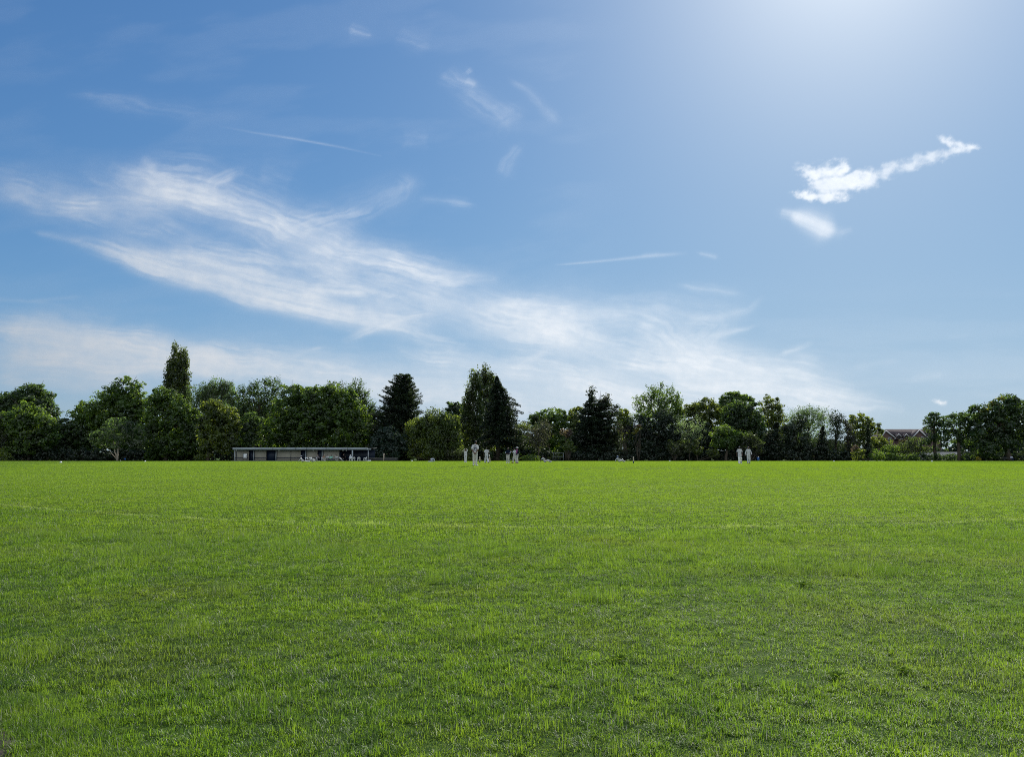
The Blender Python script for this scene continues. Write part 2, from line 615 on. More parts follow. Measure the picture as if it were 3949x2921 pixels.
def puff(cs, amp=6.0, edge=.5, fs=1.0, k=0, lo=.42, hi=.6):
    """a small cumulus fragment: lobes eaten into by turbulent noise"""
    global DEN
    d = np.zeros_like(SX)
    X1 = SX + (fbm(SX / 34 + k, SY / 26, 5, k) - .5) * 34 * fs + (fbm(SX / 9, SY / 7, 5, k + 1, .6) - .5) * 13 * fs
    Y1 = SY + (fbm(SX / 30 + 9, SY / 26 + k, 5, k + 3) - .5) * 26 * fs + (fbm(SX / 9 + 5, SY / 6, 5, k + 2, .6) - .5) * 12 * fs
    for (x, y, rx, ry, rot) in cs:
        c, s = math.cos(R(rot)), math.sin(R(rot))
        u, v = (X1 - x) * c + (Y1 - y) * s, -(X1 - x) * s + (Y1 - y) * c
        d = np.maximum(d, 1 - np.sqrt((u / rx) ** 2 + (v / ry) ** 2))
    t = fbm(SX / (24 * fs) + 11 * k, SY / (15 * fs), 8, k, gain=.62)
    val = d * 1.0 + (t - .5) * edge * 1.6
    DEN += amp * smooth(lo - .40, hi + .3, val) ** 1.8 * smooth(0, .1, d)


puff([(1812, 396, 82, 46, -8), (1868, 394, 70, 34, -18), (1772, 376, 46, 26, 14), (1758, 426, 40, 20, 8), (1838, 370, 34, 30, 20), (1812, 424, 60, 24, -4)], 3.6, .6, 1.0, 2, .36, .72)
puff([(1898, 388, 62, 24, -22), (1940, 371, 62, 22, -21), (1985, 357, 62, 20, -18), (2035, 343, 60, 18, -15), (2085, 329, 48, 14, -12)], 1.35, .6, .7, 4, .30, .8)
puff([(2062, 306, 32, 13, 15), (2096, 317, 40, 15, 12), (2122, 318, 28, 11, 0)], 1.9, .55, .6, 5, .34, .75)
puff([(2050, 880, 26, 9, 4)], 2.2, .45, .7, 1, .35, .65)
stroke([(1722, 466), (1762, 482), (1795, 498), (1826, 508)], [8, 16, 19, 11], [8, 14, 17, 10], 1.5, fib=.25, k=2, warp=3)
stroke([(1700, 462), (1740, 470)], 8, 8, .3, k=2, warp=3)
stroke([(1830, 510), (1862, 500)], 5, 6, .15, k=2, warp=3)

ALPHA = 1 - np.exp(-np.clip(DEN, 0, 20) * .78)
RAD = 6000.0
V = np.stack([DX * RAD, DY * RAD, DZ * RAD + 1.0], -1).reshape(-1, 3)
idx = np.arange(NX * NZ).reshape(NZ, NX)
Q = np.stack([idx[:-1, :-1], idx[1:, :-1], idx[1:, 1:], idx[:-1, 1:]], -1).reshape(-1, 4)

m, nt, N, L = new_mat('thin_cloud')
out = N.new('ShaderNodeOutputMaterial')
a = N.new('ShaderNodeAttribute')
a.attribute_name = 'cover'
tcn = N.new('ShaderNodeTexCoord')
nz = N.new('ShaderNodeTexNoise')
nz.inputs['Scale'].default_value = .012
nz.inputs['Detail'].default_value = 6
mr = N.new('ShaderNodeMapRange')
mr.inputs['From Min'].default_value = .3
mr.inputs['From Max'].default_value = .7
mr.inputs['To Min'].default_value = .88
mr.inputs['To Max'].default_value = 1.08
mu = N.new('ShaderNodeMath')
mu.operation = 'MULTIPLY'
mu.use_clamp = True
tr = N.new('ShaderNodeBsdfTransparent')
tl = N.new('ShaderNodeBsdfTranslucent')
tl.inputs['Color'].default_value = (.53, .555, .59, 1)
mx = N.new('ShaderNodeMixShader')
L.new(tcn.outputs['Object'], nz.inputs['Vector'])
L.new(nz.outputs['Fac'], mr.inputs['Value'])
L.new(a.outputs['Fac'], mu.inputs[0])
L.new(mr.outputs[0], mu.inputs[1])
L.new(mu.outputs[0], mx.inputs[0])
L.new(tr.outputs[0], mx.inputs[1])
L.new(tl.outputs[0], mx.inputs[2])
L.new(mx.outputs[0], out.inputs[0])
skyo = np_mesh('sky', V, Q, None, m, smooth=True, attrs={'cover': ALPHA.ravel()})
tag(skyo, kind='structure')
# ------------------------------------------------------------------ ground sheet
xs = np.unique(np.concatenate([np.linspace(-30, 30, 61), np.linspace(-260, 260, 105), np.array([-3000, -1200, -500, 500, 1200, 3000])]))
ys = np.unique(np.concatenate([np.linspace(-8, 30, 77), np.linspace(30, 260, 116), np.array([-3000, -400, -60, 320, 600, 1500, 3000])]))
GXm, GYm = np.meshgrid(xs, ys)


def bumps(x, y):
    f = np.clip(1 - (np.hypot(x, y) - 9) / 8, 0, 1)
    return (fbm(x / 1.7 + 50, y / 1.7 + 50, 3, 4) - .5) * .025 * f


Zm = np.interp(GYm, GY, GZ) + np.where((np.abs(GXm) < 40) & (GYm < 40), bumps(GXm, GYm), 0)
nx, ny = len(xs), len(ys)
idx = np.arange(nx * ny).reshape(ny, nx)
Q = np.stack([idx[:-1, :-1], idx[:-1, 1:], idx[1:, 1:], idx[1:, :-1]], -1).reshape(-1, 4)


def noise_col(N, L, vec, scale, stops, detail=6):
    no = N.new('ShaderNodeTexNoise')
    no.inputs['Scale'].default_value = scale
    no.inputs['Detail'].default_value = detail
    L.new(vec, no.inputs['Vector'])
    rp = N.new('ShaderNodeValToRGB')
    while len(rp.color_ramp.elements) < len(stops):
        rp.color_ramp.elements.new(.5)
    for e, (p, c) in zip(rp.color_ramp.elements, stops):
        e.position = p
        e.color = (*c, 1)
    L.new(no.outputs['Fac'], rp.inputs['Fac'])
    return rp.outputs['Color'], no.outputs['Fac']


m, nt, N, L = new_mat('turf')
out = N.new('ShaderNodeOutputMaterial')
g = N.new('ShaderNodeNewGeometry')
c, f = noise_col(N, L, g.outputs['Position'], 38.0, [(.3, (.012, .030, .006)), (.5, (.040, .080, .014)), (.7, (.085, .11, .03))])
p = N.new('ShaderNodeBsdfPrincipled')
p.inputs['Roughness'].default_value = .95
p.inputs['Specular IOR Level'].default_value = .05
L.new(c, p.inputs['Base Color'])
bp = N.new('ShaderNodeBump')
bp.inputs['Strength'].default_value = .8
L.new(f, bp.inputs['Height'])
L.new(bp.outputs[0], p.inputs['Normal'])
L.new(p.outputs[0], out.inputs[0])
gr = np_mesh('ground', np.stack([GXm, GYm, Zm], -1).reshape(-1, 3), Q, None, m, smooth=True)
tag(gr, kind='structure')

# bare soil at the near edge of the field
SOIL = (-2.86, 3.92)
soil_m, nt, N, L = new_mat('bare_soil')
out = N.new('ShaderNodeOutputMaterial')
g = N.new('ShaderNodeNewGeometry')
c, f = noise_col(N, L, g.outputs['Position'], 22.0, [(.25, (.016, .012, .008)), (.55, (.042, .030, .020)), (.8, (.085, .064, .046))], 9)
p = N.new('ShaderNodeBsdfPrincipled')
p.inputs['Roughness'].default_value = .9
L.new(c, p.inputs['Base Color'])
bp = N.new('ShaderNodeBump')
bp.inputs['Strength'].default_value = 1
bp.inputs['Distance'].default_value = .03
L.new(f, bp.inputs['Height'])
L.new(bp.outputs[0], p.inputs['Normal'])
L.new(p.outputs[0], out.inputs[0])
sx = np.linspace(-2.9, -1.3, 50)
sy = np.linspace(2.5, 3.62, 36)
SXm, SYm = np.meshgrid(sx, sy)
SZ = .012 + (fbm(SXm * 5, SYm * 5, 4, 2) - .5) * .02 + bumps(SXm, SYm)
k = np.arange(len(sx) * len(sy)).reshape(len(sy), len(sx))
q = np.stack([k[:-1, :-1], k[:-1, 1:], k[1:, 1:], k[1:, :-1]], -1).reshape(-1, 4)
cx_, cy_ = SXm[:-1, :-1].ravel(), SYm[:-1, :-1].ravel()
keep = cy_ < 3.40 - .75 * np.clip(cx_ + 2.25, -.1, 2) + .22 * (fbm(cx_ * 3, cy_ * 3, 4, 1) - .5)
so = np_mesh('soil_path', np.stack([SXm, SYm, SZ], -1).reshape(-1, 3), q[keep], None, soil_m, smooth=True)
tag(so, kind='structure')


# ------------------------------------------------------------------ grass: small turf pieces set out over the whole field
def blades(size, n, hmean, hsd, wid, straw=.02, tri=False, lean=.5, seed=0, flat=.25):
    r = np.random.default_rng(seed)
    x, y = r.uniform(-size / 2, size / 2, n), r.uniform(-size / 2, size / 2, n)
    # gather into tufts
    cl = fbm(x * 9 / max(size, .5) + seed * 7, y * 9 / max(size, .5), 3, seed % 8)
    h = np.clip(r.lognormal(0, hsd, n) * hmean * (.25 + 1.5 * smooth(.2, .8, cl)), hmean * .25, hmean * 3)
    w = wid * r.uniform(.6, 1.35, n)
    th = r.uniform(0, 2 * np.pi, n)
    comb = fbm(x * 5 + 3 * seed, y * 5, 3, (seed + 3) % 8) * 12
    th = np.where(r.random(n) < .55, comb + r.normal(0, .6, n), th)
    ln = r.uniform(.05, 1, n) ** 1.3 * lean * 1.6
    isflat = r.random(n) < flat
    ln = np.where(isflat, r.uniform(.9, 1.5, n), ln)
    isst = r.random(n) < straw
    ln = np.where(isst, r.uniform(.5, 1.45, n), ln)
    h = np.where(isst, h * 1.35, h)
    w = np.where(isst, w * .75, w)
    tint = np.clip(r.normal(.5, .22, n), 0, 1)
    dx, dy = np.cos(th), np.sin(th)
    sxn, syn = -dy, dx
    z1, r1 = h * .55 * np.cos(ln * .75), h * .55 * np.sin(ln * .75)
    z2, r2 = z1 + h * .45 * np.cos(np.minimum(ln * 1.5, 1.9)), r1 + h * .45 * np.sin(np.minimum(ln * 1.5, 1.9))
    tw = r.uniform(-.7, .7, n)
    s2x, s2y = sxn * np.cos(tw) + dx * np.sin(tw), syn * np.cos(tw) + dy * np.sin(tw)
    z0 = -.012 * np.ones(n)
    if tri:
        P = np.stack([np.stack([x - sxn * w / 2, y - syn * w / 2, z0], -1), np.stack([x + sxn * w / 2, y + syn * w / 2, z0], -1), np.stack([x + dx * r2, y + dy * r2, z2], -1)], 1)
        T = np.arange(n * 3).reshape(n, 3)
        return P.reshape(-1, 3), None, T, {'tint': np.repeat(tint, 3), 'straw': np.repeat(isst.astype(float), 3), 'up': np.tile([0, 0, 1.], n)}
    P = np.stack([
        np.stack([x - sxn * w / 2, y - syn * w / 2, z0], -1), np.stack([x + sxn * w / 2, y + syn * w / 2, z0], -1),
        np.stack([x + dx * r1 - s2x * w * .42, y + dy * r1 - s2y * w * .42, z1], -1), np.stack([x + dx * r1 + s2x * w * .42, y + dy * r1 + s2y * w * .42, z1], -1),
        np.stack([x + dx * r2, y + dy * r2, z2], -1)], 1)
    b = np.arange(n)[:, None] * 5
    Qd = b + np.array([[0, 1, 3, 2]])
    T = b + np.array([[2, 3, 4]])
    return P.reshape(-1, 3), Qd, T, {'tint': np.repeat(tint, 5), 'straw': np.repeat(isst.astype(float), 5), 'up': np.tile([0, 0, .55, .55, 1.], n)}


def bound(x):
    """forward distance of the painted boundary line"""
    x = np.clip(x, -16, 20)
    return 12.3 + .029 * (x - 1.9) ** 2


m, nt, N, L = new_mat('grass_blade')
out = N.new('ShaderNodeOutputMaterial')
g = N.new('ShaderNodeNewGeometry')


def math_n(op, a, b=None, c=None, clamp=False):
    n = N.new('ShaderNodeMath')
    n.operation = op
    n.use_clamp = clamp
    for i, v in enumerate((a, b, c)):
        if v is None:
            continue
        if isinstance(v, (int, float)):
            n.inputs[i].default_value = v
        else:
            L.new(v, n.inputs[i])
    return n.outputs[0]


def attr(nm):
    n = N.new('ShaderNodeAttribute')
    n.attribute_name = nm
    return n.outputs['Fac']


def mixc(f, a, b):
    n = N.new('ShaderNodeMix')
    n.data_type = 'RGBA'
    for s, v in ((n.inputs[0], f), (n.inputs[6], a), (n.inputs[7], b)):
        if isinstance(v, tuple):
            s.default_value = (*v, 1)
        elif isinstance(v, (int, float)):
            s.default_value = v
        else:
            L.new(v, s)
    return n.outputs[2]


def noise_f(scale, detail=4, vec=None, lo=.35, hi=.65):
    no = N.new('ShaderNodeTexNoise')
    no.inputs['Scale'].default_value = scale
    no.inputs['Detail'].default_value = detail
    L.new(vec or g.outputs['Position'], no.inputs['Vector'])
    r = N.new('ShaderNodeMapRange')
    r.inputs['From Min'].default_value = lo
    r.inputs['From Max'].default_value = hi
    L.new(no.outputs['Fac'], r.inputs['Value'])
    return r.outputs[0]


GRASS_DARK, GRASS_MID, GRASS_LIGHT = (.036, .082, .016), (.082, .158, .022), (.140, .214, .028)
tint = attr('tint')
nA = noise_f(1.1, 5)
mpn = N.new('ShaderNodeMapping')
mpn.inputs['Scale'].default_value = (.35, 1.0, 1.0)
L.new(g.outputs['Position'], mpn.inputs[0])
nB = noise_f(.30, 5, mpn.outputs[0])
nD = noise_f(2.2, 4)
nC = noise_f(4.0, 3)
k1 = math_n('ADD', math_n('MULTIPLY', nA, .45), math_n('MULTIPLY', tint, .55))
k2 = math_n('MULTIPLY', math_n('ADD', math_n('MULTIPLY', nC, .5), math_n('MULTIPLY', nB, .5)), tint)
k1 = math_n('MULTIPLY', k1, math_n('MULTIPLY_ADD', nD, .9, .45), clamp=True)
col = mixc(k1, GRASS_DARK, GRASS_MID)
col = mixc(math_n('MULTIPLY', k2, 1.5, clamp=True), col, GRASS_LIGHT)
dry = noise_f(.55, 6, lo=.50, hi=.70)
col = mixc(math_n('MULTIPLY', dry, .42), col, (.105, .12, .045))
# painted line
sp = N.new('ShaderNodeSeparateXYZ')
L.new(g.outputs['Position'], sp.inputs[0])
xx = math_n('SUBTRACT', sp.outputs[0], 1.9)
yb = math_n('MULTIPLY_ADD', math_n('MULTIPLY', xx, xx), .029, 12.3)
dl = math_n('ABSOLUTE', math_n('SUBTRACT', sp.outputs[1], yb))
lm = math_n('LESS_THAN', dl, .13)
lm = math_n('MULTIPLY', lm, noise_f(1.5, 5, lo=.35, hi=.7))
col = mixc(math_n('MULTIPLY', lm, .27), col, (.55, .6, .55))
# mown side of the line: paler, yellower, with backlit far brightness painted in
mown = math_n('MULTIPLY', math_n('ADD', math_n('SUBTRACT', sp.outputs[1], yb), 4.0), .10, clamp=True)
col = mixc(math_n('MULTIPLY', mown, .62), col, (.128, .205, .028))  # mown colour with the backlit far brightness painted in
# worn pale crease on the pitch
px_ = math_n('LESS_THAN', math_n('ABSOLUTE', math_n('SUBTRACT', sp.outputs[1], 86.5)), 2.2)
px2 = math_n('MULTIPLY', math_n('GREATER_THAN', sp.outputs[0], -4.5), math_n('LESS_THAN', sp.outputs[0], 19))
col = mixc(math_n('MULTIPLY', math_n('MULTIPLY', px_, px2), .35), col, (.22, .24, .10))
d = N.new('ShaderNodeBsdfDiffuse')
t = N.new('ShaderNodeBsdfTranslucent')
gl = N.new('ShaderNodeBsdfGlossy')
gl.inputs['Roughness'].default_value = .45
gl.inputs['Color'].default_value = (.9, .95, .9, 1)
L.new(mixc(math_n('MULTIPLY', attr('straw'), .9), col, (.50, .48, .38)), d.inputs['Color'])
hs = N.new('ShaderNodeMix')
hs.data_type = 'RGBA'
hs.blend_type = 'MULTIPLY'
hs.inputs[0].default_value = 1
L.new(col, hs.inputs[6])
hs.inputs[7].default_value = (2.65, 2.55, .9, 1)
straw = math_n('MULTIPLY', attr('straw'), .9)
L.new(mixc(straw, hs.outputs[2], (.42, .42, .34)), t.inputs['Color'])
mx = N.new('ShaderNodeMixShader')
mx.inputs[0].default_value = .55
L.new(d.outputs[0], mx.inputs[1])
L.new(t.outputs[0], mx.inputs[2])
m2 = N.new('ShaderNodeMixShader')
m2.inputs[0].default_value = .028
L.new(mx.outputs[0], m2.inputs[1])
L.new(gl.outputs[0], m2.inputs[2])
L.new(m2.outputs[0], out.inputs[0])
grass_m = m

NVAR = 5
SRC = []
ZONES = []


def src(name, *a, **k):
    V, Qd, T, at_ = blades(*a, **k)
    o = np_mesh(name, V, Qd, T, grass_m, attrs=at_)
    COL.objects.unlink(o)
    SRC.append(o)
    return len(SRC) - 1


near_i = [src('turf_piece', .55, 9500, .020, .48, .0030, .016, lean=1.35, seed=11 + i, flat=.5) for i in range(NVAR)]
tall_i = [src('turf_piece', .55, 1100, .066, .38, .0028, .03, lean=.85, seed=31 + i, flat=.1) for i in range(3)]
mid_i = [src('turf_piece', 1.1, 9000, .026, .4, .0058, .006, lean=1.25, seed=51 + i, flat=.5) for i in range(NVAR)]
far_i = [src('turf_piece', 2.2, 6000, .030, .3, .015, .0015, tri=True, lean=.8, seed=71 + i) for i in range(NVAR)]
vfar_i = [src('turf_piece', 4.4, 6000, .030, .3, .032, .0, tri=True, lean=.8, seed=91 + i) for i in range(NVAR)]

pts, ids, rots, scls = [], [], [], []


def add(x, y, i, s, sz):
    z = gz(y) + (float(bumps(np.array([x]), np.array([y]))[0]) if y < 40 and abs(x) < 40 else 0)
    # follow the slope of the ground
    sl = math.atan((gz(y + .5) - gz(y - .5)))
    pts.append((x, y, z))
    ids.append(i)
    q = (Matrix.Rotation(sl, 3, 'X') @ Matrix.Rotation(random.choice([0, .5, 1, 1.5]) * math.pi + random.uniform(-.08, .08), 3, 'Z')).to_euler()
    rots.append(tuple(q))
    scls.append((s, s, sz))


def zone(y0, y1, step, ids_, half, s=1.0, fn=None):
    y = y0
    while y < y1:
        w = half(y)
        x = -w
        while x < w:
            xx, yy = x + random.uniform(-.06, .06) * step, y + random.uniform(-.06, .06) * step
            i, sz = random.choice(ids_), 1.0
            if fn:
                i, sz = fn(xx, yy, i, sz)
            if i is not None:
                add(xx, yy, i, s, sz)
            x += step
        y += step


hw = lambda y: .70 * y + 1.6


def bare(x, y, m=0.0):
    return x < -1.5 and y < 3.40 + m - .75 * max(-.1, x + 2.25)


def near_fn(x, y, i, sz):
    # bare corner
    if bare(x, y, .10):
        return None, 1
    n = float(fbm(np.array([x / 1.3 + 20]), np.array([y / .9 + 20]), 4, 5)[0])
    sz = .58 + .66 * n
    if y < float(bound(x)) - .4 and y > 7.5:
        sz *= 1.15
    elif y >= float(bound(x)):
        sz *= .62
    return i, sz


zone(3.3, 11.0, .5, near_i, hw, 1.0, near_fn)


def mid_fn(x, y, i, sz):
    n = float(fbm(np.array([x / 2.1 + 20]), np.array([y / 1.3 + 20]), 4, 5)[0])
    sz = .6 + .8 * n
    if y < float(bound(x)):
        sz *= 1.15
    else:
        sz *= .95
    return i, sz


zone(10.9, 34.0, 1.0, mid_i, hw, 1.0, mid_fn)
zone(34.0, 76.0, 2.0, far_i, hw, 1.0, lambda x, y, i, sz: (i, random.uniform(.85, 1.15)))
zone(76.0, 170.0, 4.0, vfar_i, hw, 1.0, lambda x, y, i, sz: (i, random.uniform(.85, 1.15)))
# the ragged lip of turf over the bare corner, and straggling grass on the soil
for _ in range(26):
    x = random.uniform(-2.75, -1.45)
    e = 3.40 - .75 * max(-.1, x + 2.25)
    y = e + random.uniform(.12, .30)
    add(x, y, random.choice(near_i), .5, random.uniform(.45, .8))
for _ in range(26):
    x = random.uniform(-2.6, -1.6)
    y = 3.40 - .75 * max(-.1, x + 2.25) - random.uniform(.12, .55)
    add(x, y, random.choice(near_i), .3, random.uniform(.25, .5))
for _ in range(7):
    x = random.uniform(-2.75, -1.5)
    y = 3.40 - .75 * max(-.1, x + 2.25) + random.uniform(.16, .3)
    add(x, y, random.choice(tall_i), .6, random.uniform(.35, .6))
# longer seed-headed tufts in the unmown strip on this side of the line
for _ in range(900):
    x = random.uniform(-11, 12)
    y = random.uniform(6.2, 12.5)
    if abs(x) > hw(y) or y > float(bound(x)) - .25:
        continue
    n = float(fbm(np.array([x / 1.5 + 5]), np.array([y / .5 + 9]), 4, 2)[0])
    band = math.exp(-((y - (float(bound(x)) - 3.2)) / 1.9) ** 2)
    if n * (.5 + .75 * band) > .56:
        add(x, y, random.choice(tall_i), .8, random.uniform(.45, .8))
for _ in range(36):
    y = random.uniform(3.6, 7.5)
    x = random.uniform(-hw(y), hw(y))
    if x < -1.4 and y < 4.1:
        continue
    n = float(fbm(np.array([x / .8 + 5]), np.array([y / .5 + 9]), 4, 3)[0])
    if n > .5:
        add(x, y, random.choice(tall_i), .6, random.uniform(.55, .95))

# dark rank tufts that stand out of the sward
def on_ground(px, py):
    u, v = (px - CX) / F, (CY - py) / F
    t = CAM_H / -(math.sin(TH) + math.cos(TH) * v)
    return u * t, (math.cos(TH) - math.sin(TH) * v) * t


for px, py, n, rad in ((3210, 2215, 9, .34), (3010, 2090, 7, .8), (330, 2065, 9, .9), (1900, 2140, 6, .6), (3700, 2080, 7, 1.0), (2700, 2090, 6, .9), (700, 2090, 5, .7)):
    x0, y0 = on_ground(px, py)
    for _ in range(n):
        add(x0 + random.gauss(0, rad), y0 + random.gauss(0, rad * .3), random.choice(tall_i), random.uniform(.4, .75), random.uniform(.6, 1.0))
me = bpy.data.meshes.new('grass')
me.from_pydata(pts, [], [])
a = me.attributes.new('piece', 'INT', 'POINT')
a.data.foreach_set('value', np.array(ids, dtype=np.int32))
a = me.attributes.new('turn', 'FLOAT_VECTOR', 'POINT')
a.data.foreach_set('vector', np.array(rots, dtype=np.float32).ravel())
a = me.attributes.new('size', 'FLOAT_VECTOR', 'POINT')
a.data.foreach_set('vector', np.array(scls, dtype=np.float32).ravel())
grass = bpy.data.objects.new('grass', me)
COL.objects.link(grass)
tag(grass, 'sunlit mown green turf with dry stalks covering the whole cricket field', 'grass', kind='stuff')
ng = bpy.data.node_groups.new('set_out_turf', 'GeometryNodeTree')
ng.interface.new_socket('Geometry', in_out='INPUT', socket_type='NodeSocketGeometry')
ng.interface.new_socket('Geometry', in_out='OUTPUT', socket_type='NodeSocketGeometry')
gi, go = ng.nodes.new('NodeGroupInput'), ng.nodes.new('NodeGroupOutput')
iop = ng.nodes.new('GeometryNodeInstanceOnPoints')
gti = ng.nodes.new('GeometryNodeGeometryToInstance')
for o in reversed(SRC):
    oi = ng.nodes.new('GeometryNodeObjectInfo')
    oi.inputs['Object'].default_value = o
    ng.links.new(oi.outputs['Geometry'], gti.inputs[0])


def named(nm, ty):
    n = ng.nodes.new('GeometryNodeInputNamedAttribute')
    n.data_type = ty
    n.inputs['Name'].default_value = nm
    return n.outputs[0]


iop.inputs['Pick Instance'].default_value = True
ng.links.new(gi.outputs[0], iop.inputs['Points'])
ng.links.new(gti.outputs[0], iop.inputs['Instance'])
ng.links.new(named('piece', 'INT'), iop.inputs['Instance Index'])
ng.links.new(named('turn', 'FLOAT_VECTOR'), iop.inputs['Rotation'])
ng.links.new(named('size', 'FLOAT_VECTOR'), iop.inputs['Scale'])
ng.links.new(iop.outputs[0], go.inputs[0])
md = grass.modifiers.new('turf', 'NODES')
md.node_group = ng

# ------------------------------------------------------------------ a few broad leaved weeds in the turf
WEED = leaf_mat('weed_leaf', (.085, .15, .025), trans=.5, vary=.3, gloss=.0)


def weed(label, px, py, n, size, seed):
    r = np.random.default_rng(seed)
    x, y = on_ground(px, py)
    root = empty('dandelion_plant', (x, y, float(bumps(np.array([x]), np.array([y]))[0])))
    tag(root, label, 'plant', 'dandelions in the turf')
    for i in range(n):
        th = 2 * math.pi * i / n + r.normal() * .25
        ln = size * r.uniform(.75, 1.15)
        w = ln * .17
        rise = r.uniform(.6, 1.6)
        d, sdv = np.array([math.cos(th), math.sin(th)]), np.array([-math.sin(th), math.cos(th)])
        V, Q = [], []
        for j in range(7):
            t = j / 6
            ww = w * (.25 + 1.0 * math.sin(math.pi * min(1, t * .93 + .05)) ** .8) * (1.25 if j % 2 else .75)
            c = d * ln * t
            z = .012 + ln * (rise * t - .75 * rise * t * t)
            V += [(*(c - sdv * ww), z + ww * .3), (*c, z), (*(c + sdv * ww), z + ww * .3)]
        for j in range(6):
            a = 3 * j
            Q += [(a, a + 1, a + 4, a + 3), (a + 1, a + 2, a + 5, a + 4)]
        np_mesh('leaf', V, Q, None, WEED, root, True, attrs={'tint': np.full(len(V), r.uniform(.2, .9))})


weed('cluster of bright dandelion leaves beside a dark tuft in the middle turf', 3100, 2268, 8, .075, 1)
weed('wide dandelion rosette in the near turf on the sunward side of the field', 3230, 2628, 9, .058, 2)
weed('dandelion rosette in the near turf just east of a wider one', 3480, 2604, 8, .050, 3)
weed('dandelion rosette in the near turf in line with the lone stumps', 2390, 2562, 8, .052, 4)
weed('small dandelion rosette in the turf in line with the drooping cedar', 2045, 2198, 7, .065, 5)
# ------------------------------------------------------------------ trees and shrubs
LM = {}
PAL = {
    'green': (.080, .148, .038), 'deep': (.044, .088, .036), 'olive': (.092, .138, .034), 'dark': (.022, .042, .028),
    'bluish': (.030, .062, .050), 'grey': (.105, .130, .080), 'willow': (.082, .130, .042), 'poplar': (.062, .100, .038),
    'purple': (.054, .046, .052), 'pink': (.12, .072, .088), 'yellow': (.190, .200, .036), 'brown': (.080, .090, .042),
    'silver': (.17, .19, .165), 'lime': (.120, .180, .038), 'redleaf': (.062, .046, .034), 'ruddy': (.050, .056, .034),
}


def lm(c):
    if c not in LM:
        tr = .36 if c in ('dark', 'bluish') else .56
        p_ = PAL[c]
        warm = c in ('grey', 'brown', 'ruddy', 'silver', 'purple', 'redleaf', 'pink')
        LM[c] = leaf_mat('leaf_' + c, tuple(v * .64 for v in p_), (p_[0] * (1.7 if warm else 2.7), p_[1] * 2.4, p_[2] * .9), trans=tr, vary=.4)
    return LM[c]


BARK = plain('bark', (.085, .07, .055), .9, .35, 5, .1)
PALE_BARK = plain('pale_bark', (.34, .29, .24), .85, .3, 6, .1)


def leaves(P, Nn, S, r, aspect=.62, along=None):
    """one small diamond leaf face per point; Nn is roughly its normal, along its length direction"""
    n = len(P)
    Nn = Nn / (np.linalg.norm(Nn, axis=1, keepdims=True) + 1e-9)
    if along is None:
        along = r.normal(size=(n, 3))
    A = along - Nn * np.sum(along * Nn, 1, keepdims=True)
    A /= np.linalg.norm(A, axis=1, keepdims=True) + 1e-9
    B = np.cross(Nn, A)
    S = S[:, None]
    V = np.stack([P - A * S, P - B * S * aspect + Nn * S * .12, P + A * S, P + B * S * aspect + Nn * S * .12], 1).reshape(-1, 3)
    return V, np.arange(n * 4).reshape(n, 4)


